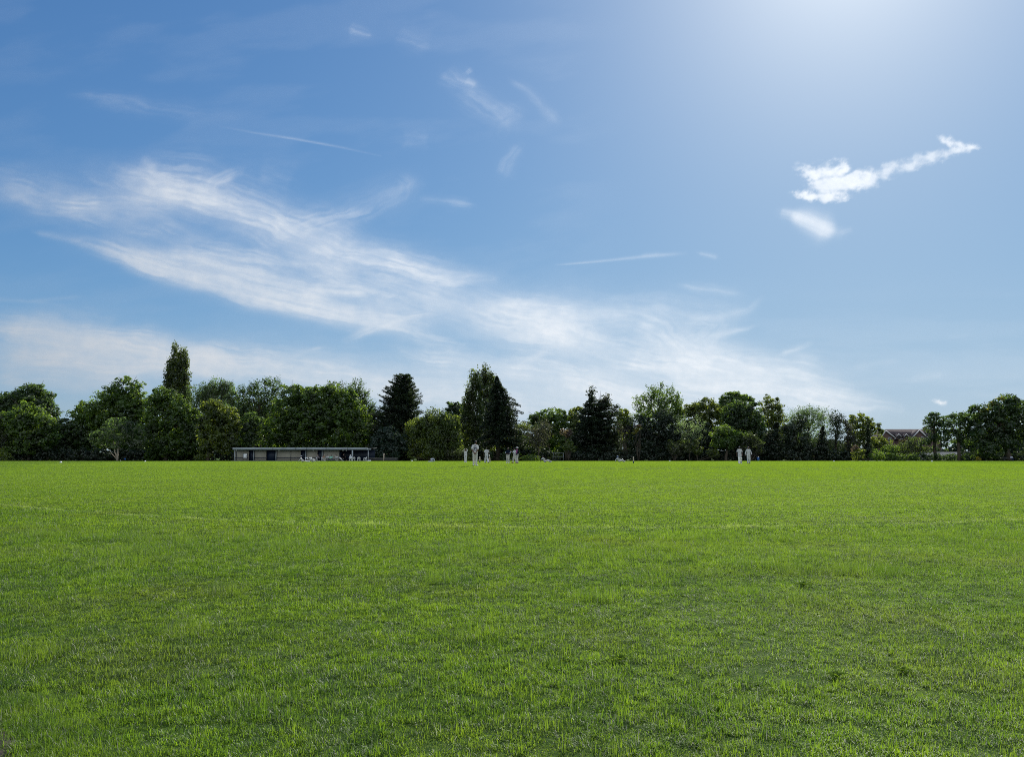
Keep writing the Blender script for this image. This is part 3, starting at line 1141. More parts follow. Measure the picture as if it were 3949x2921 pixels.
def crown_cloud(lobes, Y, r, leaf=.30, dens=1.0, style='round', gap=0.0, depth=.85):
    """points, normals, sizes and directions of leaves filling lobes given as (px, py, rx, ry) of the photograph"""
    Ps, Ns, Ss, As = [], [], [], []
    k = mpp(Y)
    for lb in lobes:
        px, py, rx, ry = lb[:4]
        dz = lb[4] if len(lb) > 4 else 0.0
        c = at(px, py, Y)
        c = np.array([c.x, c.y + dz, c.z])
        a, b = rx * k, ry * k
        d = min(a * depth, max(a, b) * .9) if a < 2.2 * b else b * 1.2
        area = 4 * math.pi * ((a * b) ** 1.6 / 3 + (a * d) ** 1.6 / 3 + (b * d) ** 1.6 / 3) ** (1 / 1.6)
        big = style == 'round'
        ncl = max(6, int(area * dens * (1.22 if gap == 0 else 1.05) / (1.55 if big else 1.05)))
        u = r.normal(size=(ncl, 3))
        u /= np.linalg.norm(u, axis=1, keepdims=True)
        rad = np.clip(1 - np.abs(r.normal(0, .22, ncl)), .25, 1) * (1 + .12 * r.normal(size=ncl) * .7)
        # unevenness of the outline
        ang = np.arctan2(u[:, 2], u[:, 0])
        rad *= .93 + .16 * np.sin(ang * 5 + r.uniform(0, 6)) * r.random() + .10 * np.sin(ang * 9 + r.uniform(0, 6))
        if gap > 0:
            keep = fbm(u[:, 0] * 2.3 + 5 + c[0], u[:, 2] * 2.3 + u[:, 1] * 1.7 + 9, 3, 3) > gap * .62
            u, rad = u[keep], rad[keep]
        q = c + u * rad[:, None] * np.array([a, d, b])
        nl = int(20 if style != 'willow' else 30)
        m = len(q)
        if style == 'poplar':
            off = r.normal(size=(m, nl, 3)) * np.array([.28, .28, .75])
            al = r.normal(size=(m, nl, 3)) * .4 + np.array([0, 0, 1.0])
        elif style == 'willow':
            t = r.random((m, nl, 1))
            off = r.normal(size=(m, nl, 3)) * np.array([.36, .36, .2]) + np.concatenate([u[:, None, :2] * .5 * np.sqrt(t), -1.9 * t], -1)
            al = r.normal(size=(m, nl, 3)) * .35 + np.array([0, 0, -1.0])
        elif style == 'spiky':
            t = r.random((m, nl, 1))
            dirn = u + np.array([0, 0, .55])
            dirn /= np.linalg.norm(dirn, axis=1, keepdims=True)
            off = r.normal(size=(m, nl, 3)) * .26 + dirn[:, None, :] * (t * 1.5 - .5)
            al = r.normal(size=(m, nl, 3)) * .6 + dirn[:, None, :]
        else:
            # a clump: leaves over a small dome, so its top takes the light and its underside stays dim
            nl = 27
            w = r.normal(size=(m, nl, 3))
            w /= np.linalg.norm(w, axis=2, keepdims=True)
            rc = r.uniform(.45, .95, (m, 1, 1)) * min(1, .35 + max(a, b) * .3)
            off = w * rc * np.array([1, 1, .62]) * np.clip(r.normal(.92, .16, (m, nl, 1)), .2, 1.2)
            al = r.normal(size=(m, nl, 3))
        p = (q[:, None, :] + off).reshape(-1, 3)
        if style == 'round':
            nr = (w * 1.0 + u[:, None, :] * .25 + np.array([0, 0, .25]) + r.normal(size=(m, nl, 3)) * .42).reshape(-1, 3)
        else:
            nr = (u[:, None, :] * .7 + np.array([0, 0, .45]) + r.normal(size=(m, nl, 3)) * .75).reshape(-1, 3)
        Ps.append(p)
        Ns.append(nr)
        As.append(al.reshape(-1, 3))
        cs = r.uniform(.75, 1.25, m)
        Ss.append((leaf * cs[:, None] * r.uniform(.6, 1.25, (m, nl))).ravel())
    return np.concatenate(Ps), np.concatenate(Ns), np.concatenate(Ss), np.concatenate(As)


def conifer_cloud(outline, Y, r, tiers=16, per=11, leaf=.3, droop=.0, lift=.0, hang=.0, fill=1.0):
    """outline: list of (py, px_left, px_right) from the tip down; boughs in tiers, each a flat spray"""
    o = np.array(outline, float)
    Ps, Ns, Ss, As = [], [], [], []
    k = mpp(Y)
    y0, y1 = o[0, 0], o[-1, 0]
    axis = [at((o[0, 1] + o[0, 2]) / 2, y0, Y), at((o[-1, 1] + o[-1, 2]) / 2, y1, Y)]
    boughs = []
    for ti in range(tiers):
        f = (ti + .35) / tiers
        for b in range(per):
            ff = min(1, max(0, f + r.normal(0, .4 / tiers)))
            py = y0 + (y1 - y0) * ff
            xl, xr = np.interp(py, o[:, 0], o[:, 1]), np.interp(py, o[:, 0], o[:, 2])
            xc = np.interp(py, [y0, y1], [(o[0, 1] + o[0, 2]) / 2, (o[-1, 1] + o[-1, 2]) / 2])
            th = (b + r.uniform(-.35, .35)) / per * 2 * math.pi
            cx = math.cos(th)
            ext = ((xr - xc) if cx > 0 else (xc - xl)) * k
            mid = .5 * (xr - xl) * k
            ln = abs(ext) * cx * cx + mid * (1 - cx * cx)
            ln *= r.uniform(.72, 1.06)
            base = axis[0].lerp(axis[1], ff)
            base = np.array(base)
            dirv = np.array([cx, math.sin(th), 0.0])
            n = int((14 + ln * 20) * fill)
            t = r.uniform(.08, 1, n) ** .75
            rise = lift * ln * t - droop * ln * t ** 2.2
            side = np.array([-dirv[1], dirv[0], 0.0])
            wdt = .15 + .55 * np.sin(np.pi * np.clip(t, 0, 1)) ** .7 * min(1.4, ln * .28)
            lat = r.normal(size=n) * wdt * .6
            p = base + dirv * (t * ln)[:, None] + side * lat[:, None]
            p[:, 2] += rise + r.normal(size=n) * .13 - np.abs(r.normal(size=n)) * hang * t
            Ps.append(p)
            nr = np.tile([0, 0, 1.0], (n, 1)) + r.normal(size=(n, 3)) * .5
            Ns.append(nr)
            al = dirv * .9 + side * np.sign(lat)[:, None] * .5 + np.array([0, 0, lift - droop * 1.2]) - np.array([0, 0, 1.0]) * (hang * 1.2 * r.random(n))[:, None] + r.normal(size=(n, 3)) * .25
            As.append(al)
            Ss.append(leaf * r.uniform(.6, 1.3, n) * (1.15 - .4 * t))
            tip = base + dirv * ln
            tip[2] += lift * ln - droop * ln
            boughs.append((base, tip, ln))
    return np.concatenate(Ps), np.concatenate(Ns), np.concatenate(Ss), np.concatenate(As), boughs


def limb(mb, a, b, ra, rb, r, seg=6, sag=.12):
    a, b = Vector(a), Vector(b)
    n = 5
    pts, rad = [], []
    for i in range(n):
        t = i / (n - 1)
        p = a.lerp(b, t)
        if 0 < i < n - 1:
            ln = (b - a).length
            p += Vector((r.normal() * ln * .035, r.normal() * ln * .035, math.sin(t * math.pi) * ln * sag * .4))
        pts.append(p)
        rad.append(ra + (rb - ra) * t)
    mb.tube(pts, rad, seg)


TREES = []


def tree(name, label, cat, Y, base, lobes, col, group='trees round the cricket field', style='round', leaf=.30, dens=1.0, gap=0.0, seed=0,
         trunk=.35, bark=None, boughs_to=None, conifer=None, stems=None, accents=None, trunk_top=None, extra=None):
    """a tree standing at pixel column base and distance Y: an Empty with trunk and crown below it"""
    r = np.random.default_rng(1000 + seed + int(base))
    g = ground_at(base, Y)
    root = empty(name, g)
    tag(root, label, cat, group)
    off = np.array(g)
    if conifer:
        P, Nn, S, A, boughs = conifer_cloud(Y=Y, r=r, leaf=leaf, **conifer)
        if lobes:
            p2 = crown_cloud(lobes, Y, r, leaf, dens, style, gap)
            P, Nn, S, A = (np.concatenate([a, b]) for a, b in zip((P, Nn, S, A), p2))
    else:
        P, Nn, S, A = crown_cloud(lobes, Y, r, leaf, dens, style, gap)
    for (x0, y0, x1, y1, dz) in boughs_to or []:
        a_, b_ = np.array(at(x0, y0, Y)), np.array(at(x1, y1, Y))
        b_[1] += dz
        n_ = 260
        t_ = r.random(n_) ** .8
        q_ = a_ + (b_ - a_) * t_[:, None]
        q_[:, 2] += .9 * np.sin(t_ * np.pi) * .6
        lat_ = r.normal(size=n_) * (.12 + .30 * (1 - t_))
        q_[:, 1] += lat_
        q_[:, 2] += r.normal(size=n_) * .07 - np.abs(r.normal(size=n_)) * .30
        P = np.concatenate([P, q_])
        Nn = np.concatenate([Nn, np.array([0, -.4, 1.0]) + r.normal(size=(n_, 3)) * .4])
        S = np.concatenate([S, .20 * r.uniform(.6, 1.2, n_)])
        A = np.concatenate([A, (b_ - a_) / np.linalg.norm(b_ - a_) + np.array([0, 0, -.9]) * r.random((n_, 1)) + r.normal(size=(n_, 3)) * .2])
    keep = P[:, 2] > gz(Y) + .1
    P, Nn, S, A = P[keep], Nn[keep], S[keep], A[keep]
    V, Q = leaves(P - off, Nn, S, r, .5 if style in ('willow', 'spiky') or conifer else .62, A)
    cln = fbm(P[:, 0] * .9 + 40, P[:, 2] * .9 + P[:, 1] * .5 + 40, 4, seed % 8)
    t = np.clip(.5 + (cln - .5) * 2.6 + r.normal(0, .10, len(P)), 0, 1)
    np_mesh('crown', V, Q, None, lm(col), root, attrs={'tint': np.repeat(t, 4)})
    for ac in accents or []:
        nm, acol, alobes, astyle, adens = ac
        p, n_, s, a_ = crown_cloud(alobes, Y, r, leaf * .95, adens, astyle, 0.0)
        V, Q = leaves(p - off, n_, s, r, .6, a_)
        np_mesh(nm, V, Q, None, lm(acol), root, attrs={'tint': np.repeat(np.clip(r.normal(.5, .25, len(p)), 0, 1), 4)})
    mb = MB()
    if stems:
        for st in stems:
            pts = [at(x, y, Y) + Vector((0, (dz if len(q) > 3 else 0), 0)) - g for q in st for (x, y, rr, *dd) in [q] for dz in [dd[0] if dd else 0]]
            mb.tube(pts, [q[2] for q in st], 7)
    else:
        if lobes:
            tl = lobes[:6]
            topy = min(l[1] for l in tl) + 0
            tx = sum(l[0] for l in tl) / len(tl)
            ht = at(tx, trunk_top or (sum(l[1] for l in tl) / len(tl)), Y)
            fork = g.lerp(ht, .45)
            limb(mb, (0, 0, -.2), fork - g, trunk, trunk * .75, r, 9, .02)
            limb(mb, fork - g, ht - g, trunk * .75, trunk * .25, r, 8, .05)
            for l in lobes[:14]:
                c = at(l[0], l[1], Y) + Vector((0, l[4] if len(l) > 4 else 0, 0))
                s = fork.lerp(ht, r.uniform(0, .6))
                limb(mb, s - g, c - g, trunk * .4, trunk * .10, r, 6)
                for _ in range(2):
                    e = c + Vector((r.normal() * l[2] * .5, r.normal() * l[2] * .4, abs(r.normal()) * l[3] * .55)) * mpp(Y)
                    limb(mb, c.lerp(s, .3) - g, e - g, trunk * .16, .03, r, 5)
        if conifer:
            o = conifer['outline']
            topv = at((o[0][1] + o[0][2]) / 2, o[0][0] + 4, Y)
            limb(mb, (0, 0, -.2), topv - g, trunk, .04, r, 9, 0)
            for bs, tp, ln in boughs[::2]:
                mb.tube([Vector(bs) - g, Vector(bs).lerp(Vector(tp), .5) - g + Vector((0, 0, .05 * ln)), Vector(tp) - g], [trunk * .22, trunk * .14, .03], 5)
    mb.build('trunk', bark or BARK, root, True)
    for e in extra or []:
        nm, pts, rad, mt = e
        MB().tube([at(x, y, Y) - g for x, y in pts], rad, 5).build(nm, mt, root, True)
    return root


def shrub(name, label, Y, lobes, col, group='shrubs along the tree line', style='round', leaf=.22, dens=1.1, gap=0, seed=0, accents=None, cat='shrub'):
    """a bush: leaf clumps from the ground up with stems inside"""
    bx = lobes[0][0]
    r = np.random.default_rng(5000 + seed + int(bx))
    g = ground_at(bx, Y)
    root = empty(name, g)
    tag(root, label, cat, group)
    P, Nn, S, A = crown_cloud(lobes, Y, r, leaf, dens, style, gap)
    keep = P[:, 2] > gz(Y) + .03
    P, Nn, S, A = P[keep], Nn[keep], S[keep], A[keep]
    V, Q = leaves(P - np.array(g), Nn, S, r, .6, A)
    np_mesh('foliage', V, Q, None, lm(col), root, attrs={'tint': np.repeat(np.clip(r.normal(.5, .25, len(P)), 0, 1), 4)})
    for nm, acol, alobes, astyle, adens in accents or []:
        p, n_, s, a_ = crown_cloud(alobes, Y, r, leaf * .95, adens, astyle, 0.0)
        V, Q = leaves(p - np.array(g), n_, s, r, .6, a_)
        np_mesh(nm, V, Q, None, lm(acol), root, attrs={'tint': np.repeat(np.clip(r.normal(.5, .25, len(p)), 0, 1), 4)})
    mb = MB()
    last = Vector((0, 0, 0))
    for l in lobes:
        b = Vector((0, 0, 0)) if cat != 'hedge' else (ground_at(l[0], Y) - g)
        if (b - last).length > .05:
            limb(mb, last + Vector((0, 0, .04)), b + Vector((0, 0, .04)), .04, .04, r, 5, 0)
        last = b
        c = at(l[0], l[1], Y) - g
        for _ in range(4):
            e = c + Vector((r.normal() * l[2] * .45, r.normal() * l[2] * .3, r.normal() * l[3] * .4)) * mpp(Y)
            if e.z > .1:
                limb(mb, b + Vector((r.normal() * .03, r.normal() * .03, -.1)), e, .05, .015, r, 5)
    mb.build('stem', BARK, root, True)
    return root


# --- west end
tree('broadleaf_tree', 'dark rounded tree with its top above a paler tree at the west end', 'tree', 190, 90,
     [(112, 1560, 85, 78), (60, 1580, 70, 66), (165, 1600, 58, 74), (30, 1560, 55, 50), (185, 1640, 40, 60), (100, 1650, 95, 80), (-40, 1620, 70, 80), (124, 1512, 44, 32)], 'deep', dens=1.0)
tree('broadleaf_tree', 'mid green tree in front of the dark rounded tree at the west end', 'tree', 176, 110,
     [(100, 1600, 60, 56), (150, 1640, 56, 60), (75, 1650, 66, 66), (170, 1690, 48, 50), (110, 1710, 80, 50), (40, 1640, 40, 56), (190, 1650, 26, 40)], 'green', dens=.9)
tree('broadleaf_tree', 'low tree with a sunlit crown edge between two larger trees', 'tree', 184, 262,
     [(248, 1640, 36, 26), (225, 1670, 42, 40), (280, 1680, 50, 50), (255, 1720, 60, 50), (320, 1690, 50, 50), (206, 1730, 50, 48)], 'deep', gap=.3)
shrub('leafy_shrub', 'bright green bush at the very edge of the field beneath the pale tree', 171, [(8, 1758, 28, 24), (30, 1766, 16, 16)], 'lime')
shrub('leafy_shrub', 'reddish brown bush half out of view beside the pale tree', 174, [(-12, 1650, 20, 50), (0, 1700, 24, 40)], 'ruddy', style='spiky')
tree('chestnut_tree', 'big open crowned tree with sky showing through its upper leaves', 'tree', 186, 452,
     [(490, 1500, 56, 48), (440, 1520, 50, 44), (530, 1530, 44, 52), (400, 1550, 54, 44), (345, 1580, 50, 36), (470, 1570, 70, 48), (548, 1590, 34, 60), (300, 1612, 34, 30), (370, 1630, 70, 46), (500, 1640, 70, 56), (300, 1655, 44, 30), (420, 1690, 90, 50), (556, 1540, 22, 40), (405, 1600, 84, 56), (500, 1590, 72, 60), (330, 1600, 60, 44), (455, 1540, 70, 50), (540, 1620, 40, 60), (350, 1690, 80, 50), (510, 1690, 70, 50)],
     'green', gap=.14, dens=.72, leaf=.27, trunk=.5)
tree('small_tree', 'small pale barked tree with a forked bare trunk at the field edge', 'tree', 168, 452,
     [(450, 1640, 44, 32), (420, 1670, 48, 36), (490, 1665, 48, 40), (540, 1690, 34, 40), (395, 1700, 36, 26), (465, 1700, 60, 34), (520, 1715, 50, 22), (362, 1690, 24, 26)],
     'grey', style='round', leaf=.2, dens=.95, gap=.25, bark=PALE_BARK, trunk=.2,
     stems=[[(452, 1782, .22), (453, 1765, .19), (455, 1742, .15), (454, 1725, .12), (446, 1690, .08), (440, 1650, .03)],
            [(452, 1770, .15), (443, 1745, .13), (439, 1715, .10), (436, 1690, .07), (424, 1660, .03)],
            [(455, 1742, .11), (462, 1722, .10), (478, 1690, .06), (492, 1660, .03)],
            [(450, 1772, .09), (432, 1752, .08), (420, 1735, .06), (404, 1721, .045), (388, 1706, .02)]])
tree('poplar_tree', 'tall narrow dark poplar rising behind the round bushy tree', 'tree', 200, 690,
     [(676, 1360, 12, 36), (697, 1375, 9, 40), (713, 1380, 10, 44), (666, 1410, 22, 44), (690, 1420, 22, 52), (712, 1430, 16, 54), (655, 1450, 20, 46), (680, 1475, 34, 60), (715, 1480, 20, 56), (645, 1490, 18, 40), (690, 1540, 44, 60), (722, 1540, 20, 50), (654, 1530, 20, 50), (690, 1620, 48, 60)],
     'poplar', style='poplar', leaf=.25, dens=1.2, trunk=.4, gap=.22)
tree('sycamore_tree', 'massive round bushy tree directly in front of the tall poplar', 'tree', 174, 640,
     [(630, 1530, 50, 46), (600, 1560, 34, 46), (665, 1560, 50, 46), (700, 1590, 44, 44), (740, 1610, 40, 46), (620, 1610, 60, 60), (690, 1650, 70, 60), (755, 1660, 38, 46), (610, 1690, 56, 60), (680, 1720, 80, 56), (760, 1720, 40, 50), (600, 1745, 40, 36), (590, 1620, 24, 60)],
     'green', dens=1.0, leaf=.29, trunk=.5)
tree('sycamore_tree', 'yellowish green tree whose boughs hang down beside the pavilion roof end', 'tree', 168, 800,
     [(815, 1570, 40, 38), (850, 1590, 40, 40), (880, 1620, 40, 44), (835, 1630, 56, 50), (905, 1650, 26, 44), (790, 1650, 34, 46), (870, 1680, 52, 46), (820, 1700, 56, 40), (890, 1700, 36, 34), (860, 1728, 34, 28), (790, 1740, 30, 36)],
     'olive', dens=1.05, leaf=.28, trunk=.4)
tree('willow_tree', 'grey green weeping willow top behind the yellowish tree', 'tree', 198, 820,
     [(838, 1475, 34, 26), (800, 1500, 44, 30), (870, 1490, 26, 26), (820, 1530, 56, 40), (775, 1545, 34, 44), (860, 1540, 28, 40), (735, 1500, 12, 26), (888, 1480, 10, 16), (840, 1590, 70, 40)],
     'grey', style='willow', leaf=.22, dens=1.0, gap=.25)
tree('small_tree', 'pale grey green tree filling the gap beside the weeping willow', 'tree', 194, 905,
     [(900, 1530, 28, 30), (920, 1560, 30, 36), (890, 1570, 24, 36), (935, 1600, 34, 40), (905, 1620, 44, 44)], 'grey', leaf=.22, gap=.25)
# --- behind the pavilion
tree('aspen_tree', 'loose upright poplars with several open leafy tops behind the pavilion', 'tree', 192, 1010,
     [(990, 1500, 20, 32), (1046, 1492, 26, 32), (1072, 1500, 14, 32), (935, 1515, 16, 26), (965, 1530, 22, 36), (1010, 1540, 30, 36), (1050, 1545, 32, 36), (945, 1560, 28, 34), (990, 1580, 46, 36), (1050, 1590, 46, 40), (935, 1600, 30, 40), (1000, 1640, 70, 50), (1026, 1470, 10, 20)],
     'deep', style='spiky', leaf=.24, dens=.95, gap=.42)
tree('broadleaf_tree', 'low dark leaved tree at the pavilion end beneath the loose poplars', 'tree', 180, 965,
     [(960, 1620, 34, 28), (990, 1630, 26, 30), (945, 1660, 26, 40), (985, 1675, 34, 36), (960, 1700, 36, 36)], 'deep', leaf=.26)
tree('broadleaf_tree', 'widest tree of the row, a broad green dome over the pavilion', 'tree', 180, 1240,
     [(1120, 1530, 46, 44), (1180, 1540, 50, 42), (1240, 1530, 50, 44), (1290, 1520, 46, 42), (1340, 1545, 42, 48), (1100, 1590, 60, 56), (1190, 1600, 76, 60), (1280, 1590, 76, 60), (1370, 1610, 52, 60), (1400, 1650, 36, 50), (1080, 1660, 66, 60), (1180, 1670, 80, 60), (1300, 1670, 80, 60), (1390, 1690, 46, 34), (1060, 1720, 50, 40), (1150, 1730, 60, 30), (1260, 1720, 70, 30), (1360, 1712, 50, 24), (1205, 1510, 30, 26), (1150, 1505, 24, 20), (1140, 1625, 74, 50), (1240, 1620, 80, 56), (1335, 1610, 66, 50), (1230, 1570, 70, 40)],
     'green', leaf=.29, dens=.95, trunk=.6)
tree('aspen_tree', 'thin leaved upright tree rising behind the edge of the green dome', 'tree', 194, 1385,
     [(1375, 1500, 28, 30), (1350, 1520, 22, 34), (1400, 1530, 24, 36), (1380, 1550, 36, 40), (1420, 1570, 20, 34), (1436, 1590, 14, 30), (1400, 1610, 36, 50), (1310, 1500, 18, 22), (1280, 1492, 14, 16)], 'deep', style='spiky', leaf=.22, gap=.36)
# --- centre
tree('cedar_tree', 'black green pyramid shaped cedar with upswept bough tips', 'tree', 182, 1545, [(1545, 1640, 84, 60), (1480, 1690, 70, 50), (1590, 1690, 60, 60), (1545, 1575, 66, 60), (1555, 1520, 42, 50)],
     'dark', leaf=.25, dens=.9,
     conifer=dict(outline=[(1452, 1540, 1580), (1466, 1518, 1595), (1490, 1498, 1610), (1520, 1478, 1612), (1556, 1452, 1634), (1590, 1456, 1636), (1620, 1430, 1640), (1670, 1408, 1640), (1720, 1404, 1640), (1770, 1420, 1640)], tiers=22, per=17, lift=.42, droop=.04, fill=1.1), trunk=.5)
shrub('yew_bush', 'large bluish dark bush in front of the pyramid shaped cedar', 172, [(1500, 1690, 50, 46), (1460, 1720, 32, 44), (1540, 1720, 36, 44), (1490, 1745, 60, 34)], 'bluish', leaf=.24)
tree('willow_tree', 'rounded light green willow between the two cedars', 'tree', 173, 1690,
     [(1680, 1600, 46, 34), (1640, 1630, 46, 36), (1725, 1625, 44, 40), (1600, 1640, 32, 34), (1690, 1660, 64, 44), (1610, 1690, 44, 44), (1750, 1670, 24, 50), (1680, 1710, 70, 36), (1740, 1710, 34, 34), (1584, 1668, 22, 30)],
     'willow', style='willow', leaf=.24, dens=1.0, trunk=.45)
tree('broadleaf_tree', 'sparse tree top showing between the willow and the twin poplars', 'tree', 196, 1750,
     [(1735, 1570, 20, 20), (1765, 1575, 26, 24), (1750, 1600, 40, 30), (1790, 1600, 26, 40), (1760, 1650, 50, 50)], 'deep', gap=.4)
tree('poplar_tree', 'dense poplar with the shorter pointed top left of its taller twin', 'tree', 186, 1825,
     [(1826, 1468, 15, 34), (1842, 1480, 14, 40), (1815, 1510, 20, 44), (1840, 1530, 22, 50), (1804, 1545, 18, 46), (1795, 1590, 22, 50), (1830, 1590, 34, 56), (1800, 1650, 36, 60), (1840, 1660, 36, 60), (1822, 1720, 40, 40)],
     'poplar', style='poplar', leaf=.25, dens=1.15, gap=.25)
tree('poplar_tree', 'tallest leafy poplar in the middle of the row', 'tree', 189, 1880,
     [(1866, 1445, 13, 32), (1885, 1458, 16, 36), (1898, 1485, 12, 30), (1858, 1480, 16, 40), (1878, 1500, 28, 46), (1900, 1490, 12, 36), (1862, 1540, 20, 50), (1885, 1560, 30, 56), (1870, 1620, 30, 60), (1880, 1690, 34, 60)],
     'poplar', style='poplar', leaf=.25, dens=1.15, gap=.25)
tree('cedar_tree', 'tall cedar with long drooping boughs reaching out over the field', 'tree', 176, 1920, [(1898, 1505, 16, 34), (1890, 1560, 26, 50), (1916, 1500, 18, 40), (1942, 1525, 18, 32), (1948, 1560, 22, 36), (1915, 1560, 38, 60), (1920, 1640, 56, 56)],
     'dark', leaf=.26, dens=.5,
     conifer=dict(outline=[(1455, 1910, 1922), (1475, 1902, 1936), (1500, 1892, 1958), (1540, 1880, 1965), (1560, 1872, 1995), (1590, 1860, 2012), (1620, 1850, 2000), (1650, 1840, 2040), (1690, 1835, 2060), (1722, 1830, 2050)], tiers=19, per=15, lift=.10, droop=.22, hang=.35, fill=1.1), trunk=.5,
     boughs_to=[(1930, 1535, 1990, 1545, -1), (1930, 1556, 2008, 1566, -2), (1930, 1560, 1998, 1556, 1), (1925, 1588, 2019, 1592, -1), (1930, 1612, 1994, 1624, -2), (1925, 1630, 2050, 1632, -2), (1925, 1600, 1985, 1600, 2), (1920, 1655, 2052, 1662, -3), (1920, 1690, 2075, 1706, -3), (1920, 1700, 2000, 1715, -4), (1920, 1640, 1850, 1650, -3), (1920, 1680, 1835, 1700, -3)])
shrub('leafy_shrub', 'olive brown bush behind the fielder with raised arms', 171, [(1770, 1752, 40, 24), (1740, 1762, 30, 20), (1805, 1750, 26, 26)], 'brown', leaf=.2)
shrub('leafy_shrub', 'small yellow green bush between the fielder with raised arms and the numbered fielder', 170, [(1823, 1752, 18, 22), (1812, 1765, 16, 14)], 'olive', leaf=.2)
shrub('leafy_shrub', 'light green straggling bush under the rounded willow', 171, [(1650, 1758, 26, 20), (1675, 1764, 18, 16), (1590, 1757, 18, 18)], 'lime', leaf=.18, gap=.35)
shrub('leafy_shrub', 'dappled bush behind the two umpires under the drooping cedar', 171, [(1950, 1752, 26, 26), (1985, 1757, 24, 22), (1880, 1757, 22, 22)], 'deep', leaf=.2, gap=.3)
shrub('leafy_shrub', 'sunlit yellow green growth seen below the drooping cedar boughs', 184, [(1990, 1700, 40, 30), (2010, 1655, 34, 24), (1960, 1720, 30, 30)], 'lime', leaf=.24)
shrub('clipped_bush', 'rounded clipped dark bush with a sunlit top near the reclining fielder', 169, [(2046, 1768, 26, 19), (2028, 1772, 16, 13), (2066, 1770, 14, 15)], 'green', leaf=.13, dens=2.6)
# --- east of the cedar
tree('plum_tree', 'twiggy purple leaved plum tree beside the drooping cedar', 'tree', 173, 2078,
     [(2078, 1655, 34, 30), (2050, 1670, 26, 30), (2105, 1665, 24, 34), (2075, 1700, 44, 34)], 'purple', style='spiky', leaf=.16, dens=1.0, gap=.3, trunk=.15)
tree('broadleaf_tree', 'green flat topped tree standing behind the purple plum', 'tree', 190, 2115,
     [(2070, 1612, 28, 24), (2110, 1605, 32, 24), (2150, 1602, 34, 26), (2135, 1630, 50, 34), (2080, 1640, 50, 36), (2175, 1620, 14, 30), (2120, 1680, 70, 50), (2160, 1720, 60, 50), (2060, 1720, 50, 50)], 'green', gap=.2, dens=.95)
shrub('flowering_shrub', 'pink leaved bush glowing against the dark conifer', 174, [(2182, 1670, 24, 17), (2195, 1662, 14, 12)], 'pink', leaf=.19, dens=1.0)
shrub('leafy_shrub', 'yellow green bush in front of the dark foliage above the metal frame', 170, [(2192, 1722, 24, 20), (2204, 1735, 16, 16)], 'olive', leaf=.19)
tree('spruce_tree', 'dark ragged conifer with two uneven spires and bare dead twigs', 'tree', 180, 2300,
     [(2290, 1650, 70, 60), (2340, 1660, 60, 60), (2250, 1700, 60, 56), (2340, 1730, 70, 46), (2280, 1745, 70, 36), (2372, 1590, 20, 36), (2330, 1580, 36, 36)], 'dark', leaf=.25, dens=.8,
     conifer=dict(outline=[(1535, 2276, 2284), (1548, 2266, 2300), (1565, 2248, 2356), (1590, 2235, 2378), (1625, 2208, 2392), (1680, 2200, 2410), (1740, 2196, 2410), (1772, 2200, 2410)], tiers=18, per=15, lift=.25, droop=.08, fill=1.0), trunk=.4,
     accents=[('foliage', 'dark', [(2282, 1514, 11, 14), (2274, 1527, 9, 10), (2284, 1540, 15, 14)], 'spiky', .75), ('leaves', 'purple', [(2334, 1545, 15, 18), (2342, 1560, 14, 12), (2324, 1568, 12, 16)], 'spiky', 1.2)],
     extra=[('dead_twig', [(2318, 1580), (2316, 1545), (2315, 1508)], [.08, .06, .02], BARK), ('dead_twig', [(2316, 1560), (2311, 1535), (2309, 1518)], [.05, .04, .015], BARK),
            ('dead_twig', [(2322, 1560), (2332, 1530), (2339, 1513)], [.05, .04, .015], BARK)])
tree('broadleaf_tree', 'light green tree seen beside the ragged conifer toward the purple plum', 'tree', 194, 2215,
     [(2215, 1600, 26, 24), (2235, 1590, 20, 22), (2205, 1630, 34, 30), (2225, 1660, 40, 40)], 'olive', gap=.25)
tree('broadleaf_tree', 'pale green narrow tree between the ragged conifer and the twin topped tree', 'tree', 194, 2408,
     [(2405, 1595, 18, 26), (2418, 1620, 20, 34), (2395, 1630, 18, 40), (2410, 1670, 30, 40)], 'lime', gap=.25)
shrub('flowering_shrub', 'grey pink bush between the ragged conifer and the twin topped tree', 175, [(2408, 1665, 22, 18), (2392, 1650, 14, 14), (2420, 1650, 12, 12)], 'purple', leaf=.18)
tree('broadleaf_tree', 'twin topped tree with upright leafy spires', 'tree', 184, 2540,
     [(2520, 1522, 22, 34), (2556, 1520, 22, 34), (2590, 1530, 18, 34), (2610, 1545, 16, 34), (2500, 1555, 24, 36), (2466, 1560, 16, 30), (2545, 1570, 44, 40), (2590, 1580, 40, 40), (2470, 1600, 30, 36), (2520, 1620, 56, 46), (2600, 1630, 44, 46), (2620, 1580, 18, 30)],
     'green', style='spiky', leaf=.23, gap=.22, accents=None)
tree('holly_tree', 'broad blackish evergreen mass in front of the twin topped tree', 'tree', 176, 2520,
     [(2460, 1640, 40, 44), (2520, 1660, 56, 50), (2580, 1650, 50, 56), (2450, 1700, 46, 46), (2520, 1720, 60, 46), (2590, 1710, 50, 50), (2560, 1610, 40, 30)], 'dark', leaf=.22)
shrub('flowering_shrub', 'red tipped yellow bush low against the blackish evergreen', 172, [(2463, 1655, 16, 11), (2455, 1668, 14, 11)], 'yellow', leaf=.18, accents=[('blossom', 'pink', [(2460, 1641, 11, 5)], 'round', 1.2)])
tree('whitebeam_tree', 'silvery leaved tree glinting below the round topped tree', 'tree', 173, 2660,
     [(2640, 1635, 30, 24), (2690, 1640, 26, 30), (2660, 1665, 40, 28), (2620, 1655, 22, 24), (2670, 1700, 44, 30)], 'silver', style='spiky', leaf=.14, dens=.62, gap=.35, trunk=.15)
